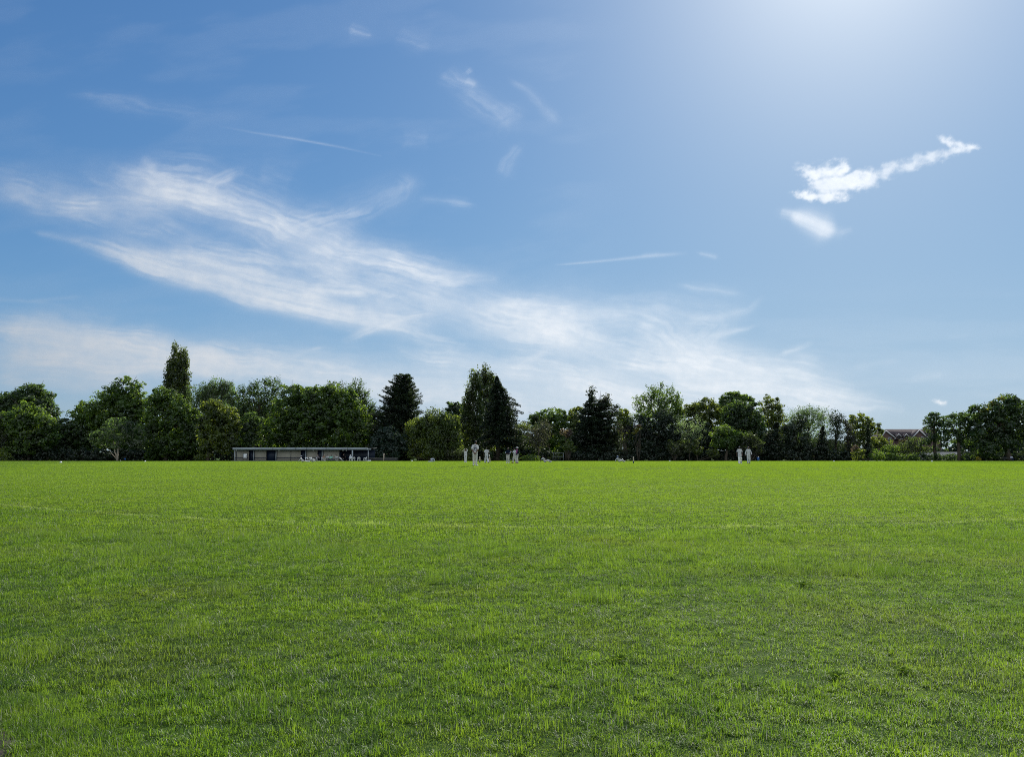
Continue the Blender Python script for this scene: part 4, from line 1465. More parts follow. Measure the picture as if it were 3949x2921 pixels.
tree('broadleaf_tree', 'dense dark tree at the back of the silvery leaved tree', 'tree', 179, 2660, [(2640, 1660, 50, 50), (2700, 1680, 50, 60), (2650, 1730, 60, 44), (2720, 1730, 40, 44)], 'dark', leaf=.25)
tree('broadleaf_tree', 'round topped tree with an umbrella of yellow green leaves', 'tree', 185, 2700,
     [(2720, 1562, 40, 28), (2680, 1580, 40, 26), (2755, 1585, 32, 32), (2650, 1590, 26, 24), (2715, 1600, 50, 34), (2770, 1610, 20, 34), (2700, 1640, 60, 34)], 'olive', dens=1.05, leaf=.25)
tree('broadleaf_tree', 'clumpy topped tall tree standing behind the two walking batsmen', 'tree', 196, 2825,
     [(2790, 1545, 24, 24), (2822, 1528, 24, 22), (2850, 1530, 22, 20), (2880, 1545, 22, 22), (2835, 1560, 50, 30), (2780, 1580, 30, 30), (2835, 1620, 60, 50)], 'green', gap=.3, dens=1.0)
tree('broadleaf_tree', 'wide rounded dark tree directly above the two walking batsmen', 'tree', 182, 2860,
     [(2850, 1580, 50, 36), (2900, 1590, 40, 38), (2815, 1600, 34, 40), (2870, 1620, 70, 44), (2920, 1640, 36, 44), (2830, 1650, 50, 40), (2890, 1680, 60, 36)], 'deep', dens=1.05, leaf=.26)
tree('broadleaf_tree', 'ivy hung tree with two thin uneven tops beside the feathery tree', 'tree', 190, 2975,
     [(2958, 1540, 14, 18), (2978, 1555, 18, 22), (2998, 1560, 9, 24), (2945, 1570, 22, 26), (2980, 1590, 34, 34), (3010, 1590, 14, 34), (2960, 1620, 44, 36), (3000, 1640, 36, 44)], 'olive', gap=.25, leaf=.24)
tree('small_tree', 'bright mid green small tree above the head of the capped batsman', 'tree', 172, 2800,
     [(2790, 1665, 40, 24), (2830, 1680, 38, 28), (2765, 1680, 30, 24), (2800, 1705, 56, 26), (2850, 1705, 24, 24)], 'green', leaf=.22, dens=1.1)
shrub('leafy_shrub', 'russet brown bush in the dark gap below the silvery leaved tree', 170, [(2600, 1722, 32, 22), (2640, 1715, 28, 20), (2620, 1740, 44, 20)], 'brown', leaf=.18)
shrub('leafy_shrub', 'small yellowish bush close to the capped batsman', 170, [(2690, 1735, 24, 20), (2750, 1750, 26, 18), (2690, 1700, 12, 12)], 'olive', leaf=.18, gap=.3)
shrub('leafy_shrub', 'copper coloured bush behind the bareheaded batsman', 170, [(2890, 1692, 28, 18), (2915, 1715, 26, 26), (2880, 1720, 22, 30), (2930, 1740, 20, 24)], 'ruddy', leaf=.19, accents=[('blossom', 'brown', [(2895, 1683, 22, 9), (2930, 1715, 14, 16)], 'round', .8)])
tree('fir_tree', 'dark sloping triangular conifer beside the copper coloured bush', 'tree', 174, 2985, [(2975, 1720, 50, 46), (2960, 1755, 50, 24)],
     'dark', leaf=.22, dens=.7, conifer=dict(outline=[(1630, 2990, 3004), (1650, 2970, 3012), (1680, 2935, 3020), (1720, 2915, 3024), (1770, 2905, 3030)], tiers=12, per=11, lift=.05, droop=.1, fill=1.1), trunk=.3)
tree('ash_tree', 'feathery thin leaved tree with sky between its twigs', 'tree', 194, 3120,
     [(3080, 1600, 34, 24), (3110, 1590, 28, 20), (3145, 1595, 30, 22), (3180, 1600, 22, 22), (3060, 1620, 30, 26), (3120, 1620, 60, 30), (3180, 1630, 28, 30), (3120, 1670, 70, 40), (3050, 1650, 30, 34)], 'grey', style='spiky', leaf=.17, gap=.30, dens=1.0)
tree('holly_tree', 'rounded blackish tree in front of the feathery thin leaved tree', 'tree', 176, 3060,
     [(3065, 1650, 36, 34), (3090, 1640, 26, 30), (3035, 1670, 30, 36), (3070, 1700, 56, 40), (3100, 1730, 44, 40), (3040, 1740, 44, 34)], 'dark', leaf=.22)
tree('cypress_tree', 'short pointed dark conifer under the feathery thin leaved tree', 'tree', 175, 3165, [(3165, 1720, 36, 44), (3140, 1745, 40, 30)],
     'dark', leaf=.2, dens=.8, conifer=dict(outline=[(1646, 3168, 3178), (1680, 3155, 3188), (1720, 3146, 3195), (1772, 3136, 3204)], tiers=12, per=9, lift=.2, fill=1.0), trunk=.25)
tree('cypress_tree', 'broad blackish columnar conifer with a blunt double top', 'tree', 177, 3222,
     [(3222, 1615, 16, 22), (3236, 1622, 12, 22), (3206, 1630, 9, 20), (3222, 1660, 26, 40), (3226, 1710, 30, 46), (3226, 1750, 32, 30)], 'dark', style='spiky', leaf=.19, dens=1.2, trunk=.25)
tree('plum_tree', 'dull purple tree squeezed beside the blackish columnar conifer', 'tree', 181, 3268, [(3264, 1640, 18, 22), (3276, 1670, 22, 34), (3280, 1715, 30, 40)], 'purple', style='round', leaf=.19, dens=1.1)
tree('maple_tree', 'airy backlit tree with scattered leaves beside the brick house', 'tree', 186, 3330,
     [(3300, 1618, 24, 22), (3330, 1612, 24, 20), (3285, 1640, 26, 24), (3350, 1640, 30, 24), (3375, 1645, 22, 18), (3325, 1660, 44, 28), (3385, 1665, 20, 16), (3300, 1690, 44, 34), (3350, 1700, 36, 30)], 'olive', leaf=.25, gap=.42, dens=.85)
tree('cypress_tree', 'slim dark conifer spire in front of the airy backlit tree', 'tree', 172, 3347, [(3347, 1740, 18, 34)],
     'dark', leaf=.19, dens=.8, conifer=dict(outline=[(1640, 3344, 3349), (1670, 3339, 3356), (1710, 3333, 3362), (1772, 3328, 3368)], tiers=13, per=9, lift=.35, fill=1.0), trunk=.2)
shrub('flowering_shrub', 'bush with pink blossom on one side and yellow green leaves on the other', 169, [(3312, 1752, 22, 26), (3322, 1740, 14, 20), (3300, 1762, 18, 16)], 'olive', leaf=.17, accents=[('blossom', 'pink', [(3292, 1733, 12, 11), (3303, 1726, 8, 7)], 'round', 1.3)])
# --- house end
shrub('clipped_bush', 'low rounded bush at the foot of the slim conifer spire', 169, [(3380, 1757, 30, 21), (3402, 1764, 14, 15)], 'green', leaf=.15, dens=1.8)
shrub('clipped_bush', 'green rounded bush in front of the house gable window', 173, [(3432, 1734, 32, 18), (3412, 1745, 20, 16), (3450, 1742, 18, 16)], 'green', leaf=.16, dens=1.6)
shrub('leafy_shrub', 'tangled bush hiding the lower corner of the brick house', 178, [(3394, 1708, 24, 22), (3420, 1715, 26, 20), (3380, 1725, 18, 20)], 'olive', leaf=.2)
shrub('leafy_shrub', 'red stemmed bush below the dormer windows', 180, [(3478, 1704, 18, 16), (3490, 1712, 14, 14)], 'redleaf', leaf=.18)
shrub('leafy_shrub', 'large pale olive bush under the second house gable', 175, [(3535, 1708, 34, 22), (3500, 1722, 34, 22), (3555, 1730, 26, 24), (3510, 1742, 44, 16)], 'brown', leaf=.18)
tree('ivy_clad_tree', 'upright dark tree with an ivy covered trunk beside the house', 'tree', 174, 3607,
     [(3590, 1610, 20, 20), (3612, 1605, 16, 18), (3605, 1630, 30, 24), (3580, 1640, 18, 28), (3620, 1650, 18, 28), (3592, 1680, 26, 34), (3608, 1710, 10, 40), (3575, 1710, 16, 36), (3628, 1630, 10, 16)], 'deep', leaf=.21, gap=.2, trunk=.4, trunk_top=1620)
tree('broadleaf_tree', 'spreading tree on a thick straight trunk beside the ivy covered one', 'tree', 171, 3699,
     [(3660, 1620, 32, 22), (3700, 1612, 36, 22), (3740, 1610, 34, 24), (3770, 1630, 24, 30), (3650, 1650, 26, 30), (3700, 1650, 44, 32), (3745, 1660, 38, 34), (3680, 1690, 40, 24), (3730, 1700, 38, 20), (3640, 1685, 20, 26), (3645, 1720, 14, 16)], 'deep', leaf=.22, gap=.22, dens=1.0,
     stems=[[(3699, 1786, .42), (3699, 1765, .36), (3698, 1740, .34), (3697, 1715, .30), (3690, 1680, .2), (3672, 1640, .08)], [(3697, 1718, .24), (3715, 1690, .16), (3745, 1640, .07)], [(3698, 1705, .2), (3702, 1660, .12), (3706, 1620, .05)]])
tree('chestnut_tree', 'huge rounded dark tree with sunlit top leaves painted yellow at the east end', 'tree', 168, 3900,
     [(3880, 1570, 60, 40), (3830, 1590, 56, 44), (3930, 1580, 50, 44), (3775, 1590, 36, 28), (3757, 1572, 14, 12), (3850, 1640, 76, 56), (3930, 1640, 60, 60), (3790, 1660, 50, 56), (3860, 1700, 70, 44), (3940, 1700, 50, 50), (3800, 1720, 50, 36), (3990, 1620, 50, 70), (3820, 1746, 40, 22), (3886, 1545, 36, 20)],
     'deep', leaf=.26, dens=.95, trunk=.6, gap=.2, accents=[('leaves', 'yellow', [(3830, 1562, 34, 8), (3870, 1543, 30, 7), (3808, 1578, 22, 8), (3795, 1600, 14, 10), (3850, 1572, 20, 6)], 'round', .5)])  # yellow accents paint the sunlit part of the crown into the leaf colour
shrub('clipped_bush', 'square dark bush between the thick trunk and the big tree at the east end', 169, [(3740, 1760, 24, 18), (3728, 1764, 14, 15), (3756, 1764, 12, 15)], 'deep', leaf=.13, dens=2.0)
shrub('leafy_shrub', 'tiny yellow leaved plant at the foot of the big east end tree', 168, [(3768, 1773, 9, 8), (3776, 1769, 6, 5)], 'yellow', leaf=.12)


# hedges
def hedge(label, Y, x0, x1, ytop, col, leaf=.15, dens=1.6, group='hedges at the field edge'):
    n = max(2, int((x1 - x0) / 22))
    lob = []
    rr = random.Random(int(x0))
    for i in range(n):
        x = x0 + (x1 - x0) * (i + .5) / n
        hgt = (1781 - ytop) * rr.uniform(.85, 1.1)
        lob.append((x, 1781 - hgt * .48, (x1 - x0) / n * .8, hgt * .52))
    return shrub('hedge', label, Y, lob, col, group, leaf=leaf, dens=dens, cat='hedge')


hedge('low dark hedge in front of the brick house', 170, 3410, 3545, 1748, 'green')
hedge('dark hedge running past the ivy covered trunk', 172, 3540, 3692, 1747, 'deep')
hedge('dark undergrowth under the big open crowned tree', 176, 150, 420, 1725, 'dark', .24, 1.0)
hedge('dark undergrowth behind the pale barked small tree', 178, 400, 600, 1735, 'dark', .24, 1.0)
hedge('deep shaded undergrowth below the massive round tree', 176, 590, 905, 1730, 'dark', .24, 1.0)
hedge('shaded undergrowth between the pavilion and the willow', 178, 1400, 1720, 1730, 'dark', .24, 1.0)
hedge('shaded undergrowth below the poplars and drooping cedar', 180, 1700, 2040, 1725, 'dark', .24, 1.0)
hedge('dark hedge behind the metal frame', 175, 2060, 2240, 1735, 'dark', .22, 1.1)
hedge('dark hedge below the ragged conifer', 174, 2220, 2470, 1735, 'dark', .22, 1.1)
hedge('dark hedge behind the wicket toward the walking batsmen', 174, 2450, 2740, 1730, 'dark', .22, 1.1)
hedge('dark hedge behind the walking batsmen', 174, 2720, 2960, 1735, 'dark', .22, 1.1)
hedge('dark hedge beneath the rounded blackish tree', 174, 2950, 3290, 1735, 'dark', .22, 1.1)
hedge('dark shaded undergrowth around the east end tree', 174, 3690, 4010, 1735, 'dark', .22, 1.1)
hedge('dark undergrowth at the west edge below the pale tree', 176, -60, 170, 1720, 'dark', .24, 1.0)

# the wood behind, one dim mass
r = np.random.default_rng(77)
lob = []
for x in range(-260, 4300, 95):
    top = np.interp(x, [-260, 0, 250, 400, 900, 1400, 1650, 1900, 2050, 2400, 2900, 3250, 3360, 3600, 3800, 4300], [1620, 1620, 1690, 1640, 1560, 1550, 1630, 1640, 1690, 1660, 1640, 1690, 1730, 1740, 1660, 1640])
    lob.append((x, (top + 1790) / 2 + r.uniform(-8, 8), 75, (1790 - top) / 2 * r.uniform(.9, 1.05)))
P, Nn, S, A = crown_cloud(lob, 214, r, .42, .75)
V, Q = leaves(P, Nn, S, r, .65, A)
wood = np_mesh('woodland', V, Q, None, lm('dark'), attrs={'tint': np.repeat(np.clip(r.normal(.5, .25, len(P)), 0, 1), 4)})
tag(wood, 'dim wood closing the view behind the row of trees', 'woodland', kind='stuff')
# ------------------------------------------------------------------ pavilion
M = {
    'fascia': plain('painted_fascia', (.32, .36, .39), .5, .1, 3),
    'panel': plain('cream_panel', (.33, .31, .255), .7, .12, 5),
    'navy': plain('navy_paint', (.012, .022, .045), .45, .3, 4),
    'roof': plain('roof_felt', (.10, .11, .12), .9, .3, 3),
    'concrete': plain('concrete', (.28, .28, .26), .9, .2, 3),
    'plastic': plain('white_plastic', (.78, .80, .80), .35, .05, 4),
    'paper': plain('notice_paper', (.75, .77, .78), .7, .15, 40),
    'brickdark': plain('dark_masonry', (.05, .05, .05), .9, .3, 6),
    'steel': plain('galvanised_steel', (.22, .24, .25), .45, .2, 8, metallic=.4),
    'wood': plain('pale_wood', (.55, .46, .36), .6, .15, 20),
    'teal': plain('dark_teal_wrap', (.012, .05, .07), .5, .2, 20),
    'blue': plain('blue_plastic', (.03, .10, .26), .5, .2, 6),
    'blackfab': plain('black_fabric', (.012, .012, .016), .8, .3, 9),
    'green': plain('mint_cloth', (.25, .55, .42), .8, .1, 9),
    'lamp': plain('lamp_cover', (.8, .8, .76), .3, .05, 5),
}
PY = 160.0
kp = mpp(PY)
pb = ground_at(903, PY)
pv = empty('cricket_pavilion', pb)
tag(pv, 'long low cream pavilion with navy doors, white fascia and open verandah at one end', 'pavilion')
X = lambda px: (px - 903) * kp
ZY = lambda py: at(903, py, PY).z - pb.z
zf0, zf1 = ZY(1736), ZY(1728)
zbase, zrail = ZY(1776), ZY(1767)
DEP = 5.0
doors = [(958, 975), (1025, 1061), (1157, 1175), (1221, 1238)]
edges = [903] + [e for d in doors for e in d] + [1305]
for i in range(0, len(edges), 2):
    a, b = X(edges[i]), X(edges[i + 1])
    mb = MB().box(((a + b) / 2, .12, zf0 / 2), (b - a, .2, zf0))
    mb.build('wall', M['panel'], pv)
    # lower rail, skirting and upright battens stand proud of the wall
    MB().box(((a + b) / 2, .0, zrail), (b - a - .1, .04, .12)).build('rail', M['navy'], pv)
    MB().box(((a + b) / 2, .0, .09), (b - a - .04, .05, .18)).build('skirting', M['navy'], pv)
    MB().box((a + (.30 if i else .42), .0, (zf0 + .2) / 2), (.09, .05, zf0 - .25)).build('batten', M['navy'], pv)
    if i:
        MB().box((a + .09, .0, zf0 / 2 + .05), (.17, .06, zf0 - .12)).build('door_jamb', M['fascia'], pv)
MB().box((X(1120), .0, (zf0 + .2) / 2), (.09, .05, zf0 - .25)).build('batten', M['navy'], pv)
MB().box((.06, .0, zf0 / 2), (.2, .07, zf0 - .02)).build('corner_post', M['fascia'], pv)
for d0, d1 in doors:
    a, b = X(d0), X(d1)
    dd = MB().box(((a + b) / 2, .35, zf0 / 2), (b - a, .06, zf0)).build('door', M['navy'], pv)
    mb = MB().box((b - .16, .30, 1.05), (.04, .05, .14))
    mb.build('handle', M['steel'], dd)
# side, back and verandah screen
MB().box((X(1305) - .1, DEP / 2 + .23, zf0 / 2), (.2, DEP - .02, zf0)).build('wall', M['navy'], pv)
MB().box((.1, DEP / 2 + .23, zf0 / 2), (.2, DEP - .02, zf0)).build('wall', M['panel'], pv)
MB().box((X(1425) / 2, DEP + .34, zf0 / 2), (X(1425), .2, zf0)).build('wall', M['navy'], pv)
mb = MB().box((X(1166), DEP / 2 - .35, (zf0 + zf1) / 2 + .22), (X(1428) + .5, DEP + 1.7, .08))
mb.V = [(x - (X(1166) - X(1428) / 2), y, z) for x, y, z in mb.V]
mb.build('roof', M['roof'], pv)
segs = [903, 1056, 1099, 1143, 1185, 1262, 1342, 1412]
for a, b in zip(segs[:-1], segs[1:]):
    MB().box(((X(a) + X(b)) / 2, -1.18, (zf0 + zf1) / 2), (X(b) - X(a) - .06, .06, zf1 - zf0)).build('fascia_board', M['fascia'], pv)
MB().box((X(1421), -1.15, zf0 + .11), (X(1431) - X(1412), .1, .2)).build('fascia_board', M['fascia'], pv)
MB().box((X(1166) - (X(1166) - X(1428) / 2), -.55, zf0 - .012), (X(1426), 1.2, .03)).build('soffit', M['roof'], pv)
for px, w in ((1360, .26), (1420, .13)):
    MB().box((X(px), -1.0, zf0 / 2), (w, w, zf0 - .04)).build('post', M['fascia'], pv)
for px in (916, 1079, 1210, 1323, 1336):
    MB().ball((X(px), -.9, zf0 - .1), (.16, .12, .10), 12, 8).build('lamp', M['lamp'], pv, True)
MB().box((X(1164), -.75, .02), (X(1428), 1.5, .12)).build('step', M['concrete'], pv)
nb = empty('notice_board', ground_at(944, PY - 1.3))
tag(nb, 'small notice board on two navy legs in front of the pavilion', 'notice board')
nz0, nz1 = ZY(1767), ZY(1752)
MB().box((-.36, 0, (nz1 + .1) / 2), (.09, .09, nz1 + .1)).build('leg', M['navy'], nb)
MB().box((.46, 0, (nz1 + .1) / 2), (.09, .09, nz1 + .1)).build('leg', M['navy'], nb)
MB().box((.05, 0, (nz0 + nz1) / 2), (.70, .05, nz1 - nz0)).build('board', M['paper'], nb, bevel=.01)
MB().box((.27, -.04, (nz0 + nz1) / 2 - .05), (.12, .02, .26)).build('notice', M['navy'], nb)

# low wall beside the pavilion
wb = ground_at(1476, 162)
lw = empty('low_wall', wb)
tag(lw, 'low dark wall with a pale coping running on from the verandah', 'wall')
ln = (1537 - 1425) * mpp(162)
MB().box((0, 0, .28), (ln, .3, .56)).build('masonry', M['brickdark'], lw)
MB().box((0, 0, .61), (ln + .1, .4, .09)).build('coping', M['concrete'], lw, bevel=.01)
wp = empty('wooden_post', ground_at(1480, 161))
tag(wp, 'thin pale wooden post standing by the low dark wall', 'post')
MB().tube([(0, 0, -.1), (0, 0, 1.55)], [.10, .09], 8).build('shaft', M['wood'], wp, True)
MB().ball((0, 0, 1.57), (.10, .10, .06), 10, 6).build('cap', M['wood'], wp, True)

# metal frame against the hedge
fb = ground_at(2153, 167)
fr = empty('metal_frame', fb)
tag(fr, 'grey tubular metal frame standing against the dark hedge', 'frame')
w2, hh = 1.12, 1.85
for sx in (-1, 1):
    MB().tube([(sx * w2 * 1.04, 0, -.1), (sx * w2 * .97, 0, hh)], .04, 8).build('upright', M['steel'], fr, True)
MB().tube([(-w2, 0, hh - .05), (w2, 0, hh - .05)], .03, 8).build('crossbar', M['steel'], fr, True)
MB().tube([(-w2, 0, .95), (w2, 0, .95)], .025, 8).build('crossbar', M['steel'], fr, True)
MB().tube([(-w2, 0, .12), (w2, 0, .12)], .025, 8).build('crossbar', M['steel'], fr, True)

# ------------------------------------------------------------------ brick house behind the hedge
HY = 232.0
kh = mpp(HY)
hg = ground_at(3480, HY)
hs = empty('brick_house', hg)
tag(hs, 'red brick house with a slate roof, two front gables and small dormers', 'house')
HX = lambda px: at(px, 1700, HY).x - hg.x
HZ = lambda py: at(3480, py, HY).z - hg.z


def brick_mat():
    m, nt, N, L = new_mat('red_brick')
    out = N.new('ShaderNodeOutputMaterial')
    p = N.new('ShaderNodeBsdfPrincipled')
    p.inputs['Roughness'].default_value = .9
    b = N.new('ShaderNodeTexBrick')
    b.inputs['Scale'].default_value = 4
    b.inputs['Color1'].default_value = (.095, .048, .045, 1)
    b.inputs['Color2'].default_value = (.115, .06, .055, 1)
    b.inputs['Mortar'].default_value = (.18, .15, .14, 1)
    tc = N.new('ShaderNodeTexCoord')
    mp = N.new('ShaderNodeMapping')
    mp.inputs['Rotation'].default_value = (math.pi / 2, 0, 0)
    L.new(tc.outputs['Object'], mp.inputs[0])
    L.new(mp.outputs[0], b.inputs['Vector'])
    L.new(b.outputs[0], p.inputs['Base Color'])
    L.new(p.outputs[0], out.inputs[0])
    return m


def slate_mat():
    m, nt, N, L = new_mat('roof_slate')
    out = N.new('ShaderNodeOutputMaterial')
    p = N.new('ShaderNodeBsdfPrincipled')
    p.inputs['Roughness'].default_value = .9
    p.inputs['Specular IOR Level'].default_value = .1
    b = N.new('ShaderNodeTexBrick')
    b.inputs['Scale'].default_value = 2.2
    b.inputs['Color1'].default_value = (.075, .060, .066, 1)
    b.inputs['Color2'].default_value = (.10, .082, .086, 1)
    b.inputs['Mortar'].default_value = (.05, .045, .045, 1)
    tc = N.new('ShaderNodeTexCoord')
    mp = N.new('ShaderNodeMapping')
    mp.inputs['Rotation'].default_value = (.8, 0, 0)
    L.new(tc.outputs['Object'], mp.inputs[0])
    L.new(mp.outputs[0], b.inputs['Vector'])
    L.new(b.outputs[0], p.inputs['Base Color'])
    L.new(p.outputs[0], out.inputs[0])
    return m


BR, SL = brick_mat(), slate_mat()
WH = plain('white_gloss', (.50, .51, .53), .4, .06, 4)
GL = plain('window_glass', (.03, .04, .05), .06, .1, 2, spec=.8)
zr, ze = HZ(1655), HZ(1693)
dep = 9.0


def prism(mb, x0, x1, y0, y1, z0, z1, ridge_y, hip0=0.0, hip1=0.0):
    n = len(mb.V)
    mb.V += [(x0, y0, z0), (x1, y0, z0), (x1, y1, z0), (x0, y1, z0), (x0 + hip0, ridge_y, z1), (x1 - hip1, ridge_y, z1)]
    mb.Q += [(n, n + 1, n + 5, n + 4), (n + 2, n + 3, n + 4, n + 5), (n + 3, n + 2, n + 1, n)]
    mb.T += [(n + 1, n + 2, n + 5), (n + 3, n, n + 4)]
    return mb


xl, xr = HX(3398), HX(3640)
MB().box(((xl + xr) / 2, dep / 2 + .6, ze / 2), (xr - xl - .6, dep - .4, ze - .01)).build('wall', BR, hs)
prism(MB(), xl, xr, .2, dep + .8, ze, zr, 3.2, HX(3438) - xl, 2.0).build('roof', SL, hs)


def gable(px_l, px_p, px_r, py_peak, py_eave):
    a, p, b = HX(px_l), HX(px_p), HX(px_r)
    zp, zz = HZ(py_peak), HZ(py_eave)
    mb = MB()
    n = 0
    yf, yb_ = -.9, dep / 2
    mb.V += [(a, yf, 0), (b, yf, 0), (b, yf, zz), (p, yf, zp), (a, yf, zz), (a, .3, 0), (b, .3, 0), (b, .3, zz), (p, .3, zp), (a, .3, zz)]
    mb.Q += [(0, 1, 2, 4), (1, 6, 7, 2), (5, 0, 4, 9)]
    mb.T += [(4, 2, 3)]
    w = mb.build('wall', BR, hs)
    mr = MB()
    k = .28
    mr.V += [(a - k, yf - .25, zz - k), (p, yf - .25, zp + .02), (p, yb_, zp + .02), (a - k, yb_, zz - k), (b + k, yf - .25, zz - k), (b + k, yb_, zz - k)]
    mr.V += [(x, y, z + .12) for x, y, z in mr.V[:6]]
    mr.Q += [(6, 7, 8, 9), (7, 10, 11, 8), (3, 2, 1, 0), (2, 5, 4, 1), (0, 1, 7, 6), (1, 4, 10, 7), (3, 0, 6, 9), (4, 5, 11, 10), (2, 3, 9, 8), (5, 2, 8, 11)]
    rf = mr.build('roof', SL, hs)
    for (x0, z0) in ((a - k, zz - k), (b + k, zz - k)):
        MB().tube([(x0, yf - .31, z0 - .02), (p, yf - .31, zp)], [.17, .17], 4).build('bargeboard', WH, rf)
    return zz


def window(cx, cz, w, h, y):
    o = MB().box((cx, y - .03, cz), (w, .1, h)).build('window', WH, hs)
    MB().box((cx - w * .24, y - .09, cz), (w * .40, .03, h * .84)).build('pane', GL, o)
    MB().box((cx + w * .24, y - .09, cz), (w * .40, .03, h * .84)).build('pane', GL, o)
    MB().box((cx, y - .12, cz - h / 2 - .05), (w + .2, .16, .08)).build('sill', WH, o)


gable(3393, 3410, 3443, 1662, 1688)
gable(3508, 3540, 3572, 1660, 1692)
window(HX(3426), HZ(1696), 1.1, 1.3, -.92)
window(HX(3553), HZ(1693), .9, 1.3, -.92)
window(HX(3540), HZ(1712), 1.6, 1.3, -.92)
window(HX(3410), HZ(1720), 1.3, 1.3, -.92)
for px in (3463, 3492):
    cxd, zt, zb = HX(px), HZ(1681), HZ(1693)
    dm = MB().box((cxd, .5, (zb + zt) / 2 - .2), (1.05, 1.8, zt - zb + .2)).build('dormer', BR, hs)
    mb = MB()
    mb.V += [(cxd - .75, -.65, zt - .35), (cxd, -.65, zt + .45), (cxd + .75, -.65, zt - .35), (cxd - .75, 3, zt - .35), (cxd, 3, zt + .45), (cxd + .75, 3, zt - .35)]
    mb.Q += [(0, 1, 4, 3), (1, 2, 5, 4), (0, 3, 5, 2)]
    mb.T += [(0, 2, 1), (3, 4, 5)]
    mb.build('dormer_roof', SL, dm)
    for s in (-1, 1):
        MB().tube([(cxd + s * .82, -.72, zt - .40), (cxd, -.72, zt + .48)], .10, 4).build('bargeboard', WH, dm)
    MB().box((cxd, -.44, (zt + zb) / 2 - .15), (.7, .05, .62)).build('pane', GL, dm)
MB().box(((HX(3443) + HX(3508)) / 2, .16, ze - .02), (HX(3508) - HX(3443) - .6, .12, .16)).build('gutter', WH, hs)
ch = MB().box((HX(3600), dep / 2, zr + .1), (.9, .7, 1.2)).build('chimney', BR, hs)
MB().tube([(HX(3600), dep / 2, zr + .68), (HX(3600), dep / 2, zr + 1.0)], [.14, .11], 8).build('chimney_pot', SL, ch)

# lilac grey garden wall seen between the trunks
gw = empty('garden_wall', ground_at(3650, 200))
tag(gw, 'pale rendered garden wall glimpsed between the tree trunks near the house', 'wall')
MB().box((0, 0, 1.1), (14, .25, 2.2)).build('render_coat', plain('pale_render', (.42, .40, .42), .9, .12, 2), gw)
MB().box((0, 0, 2.25), (14.1, .36, .09)).build('coping', M['concrete'], gw)


# ------------------------------------------------------------------ furniture by the pavilion
def copy_tree(o, parent=None):
    c = o.copy()
    COL.objects.link(c)
    c.parent = parent
    for chd in list(o.children):
        copy_tree(chd, c)
    return c


def make_chair():
    root = empty('plastic_chair', (0, 0, 0))
    MB().box((0, 0, .43), (.46, .44, .035)).build('seat', M['plastic'], root, bevel=.012)
    for sx in (-1, 1):
        for sy in (-1, 1):
            MB().tube([(sx * .26, sy * .25, 0), (sx * .21, sy * .19, .43)], [.024, .032], 8).build('leg', M['plastic'], root, True)
        MB().tube([(sx * .25, .22, .43), (sx * .27, .20, .64), (sx * .27, .02, .66), (sx * .25, -.20, .64)], [.022, .025, .028, .03], 8).build('armrest', M['plastic'], root, True)
    mb = MB()
    hoop = [(-.23, -.2, .43), (-.25, -.25, .62), (-.20, -.29, .79), (0, -.31, .86), (.20, -.29, .79), (.25, -.25, .62), (.23, -.2, .43)]
    mb.tube(hoop, .032, 8)
    for sx in (-.12, -.04, .04, .12):
        mb.tube([(sx, -.21, .43), (sx * 1.1, -.27, .66), (sx * 1.1, -.30, .84)], .026, 6)
    mb.build('backrest', M['plastic'], root, True)
    return root


CH0 = make_chair()
_cu = [0]


def chair(px, Y, rz, label, group='white plastic chairs by the pavilion'):
    o = CH0 if _cu[0] == 0 else copy_tree(CH0)
    _cu[0] += 1
    o.location = ground_at(px, Y)
    o.rotation_euler = (0, 0, rz)
    tag(o, label, 'chair', group)
    return o


FY = 156.0   # row in front of the pavilion
chair(1364, FY, .1, 'empty white plastic chair beside the seated figure in white, before the thick verandah post')
chair(1384, FY, .0, 'empty white plastic chair midway between the two verandah posts')
chair(1407, FY, 2.0, 'white plastic chair turned sideways at the end of the row near the thin post')
crate = empty('cool_box', ground_at(1424, FY))
tag(crate, 'low pale cool box on the grass past the last plastic chair', 'cool box')
MB().box((0, 0, .11), (.66, .36, .2)).build('tub', M['plastic'], crate, bevel=.02)
MB().box((0, 0, .235), (.68, .38, .05)).build('lid', M['blue'], crate, bevel=.015)
MB().tube([(-.26, -.2, .16), (-.2, -.23, .3), (.2, -.23, .3), (.26, -.2, .16)], .014, 6).build('handle', M['plastic'], crate, True)

tb = empty('trestle_table', ground_at(1280, FY + .4))
tag(tb, 'long table with a white top where people sit before the pavilion', 'table')
kf = mpp(FY)
MB().box((0, 0, .74), (70 * kf, .75, .045)).build('tabletop', M['plastic'], tb, bevel=.01)
for sx in (-1.6, 1.6):
    for sy in (-.3, .3):
        MB().tube([(sx * 1.06, sy, 0), (sx, sy, .72)], .028, 8).build('leg', M['steel'], tb, True)
MB().box((0, .30, .70), (3.3, .03, .06)).build('apron', M['steel'], tb)
cl = empty('green_cloth', ground_at(1272, FY + .2) + Vector((0, 0, .765)))
tag(cl, 'mint green cloth lying folded on the long table', 'cloth')
MB().box((0, 0, .05), (.75, .4, .10)).box((.2, -.24, -.08), (.42, .03, .26)).build('folded_fabric', M['green'], cl, bevel=.02)
bag = empty('kit_bag', ground_at(1276, FY - .6))
tag(bag, 'long dark kit bag on the ground below the table edge', 'bag')
MB().box((0, 0, .17), (1.9, .4, .32)).build('holdall', M['navy'], bag, bevel=.08)
MB().tube([(-.3, -.2, .3), (-.2, -.22, .44), (.2, -.22, .44), (.3, -.2, .3)], .02, 6).build('strap', M['blackfab'], bag, True)
dk = empty('deck_chair', ground_at(1317, FY - .4), 1.45)
tag(dk, 'dark folding chair with a slanting white frame beside the table end', 'chair', None)
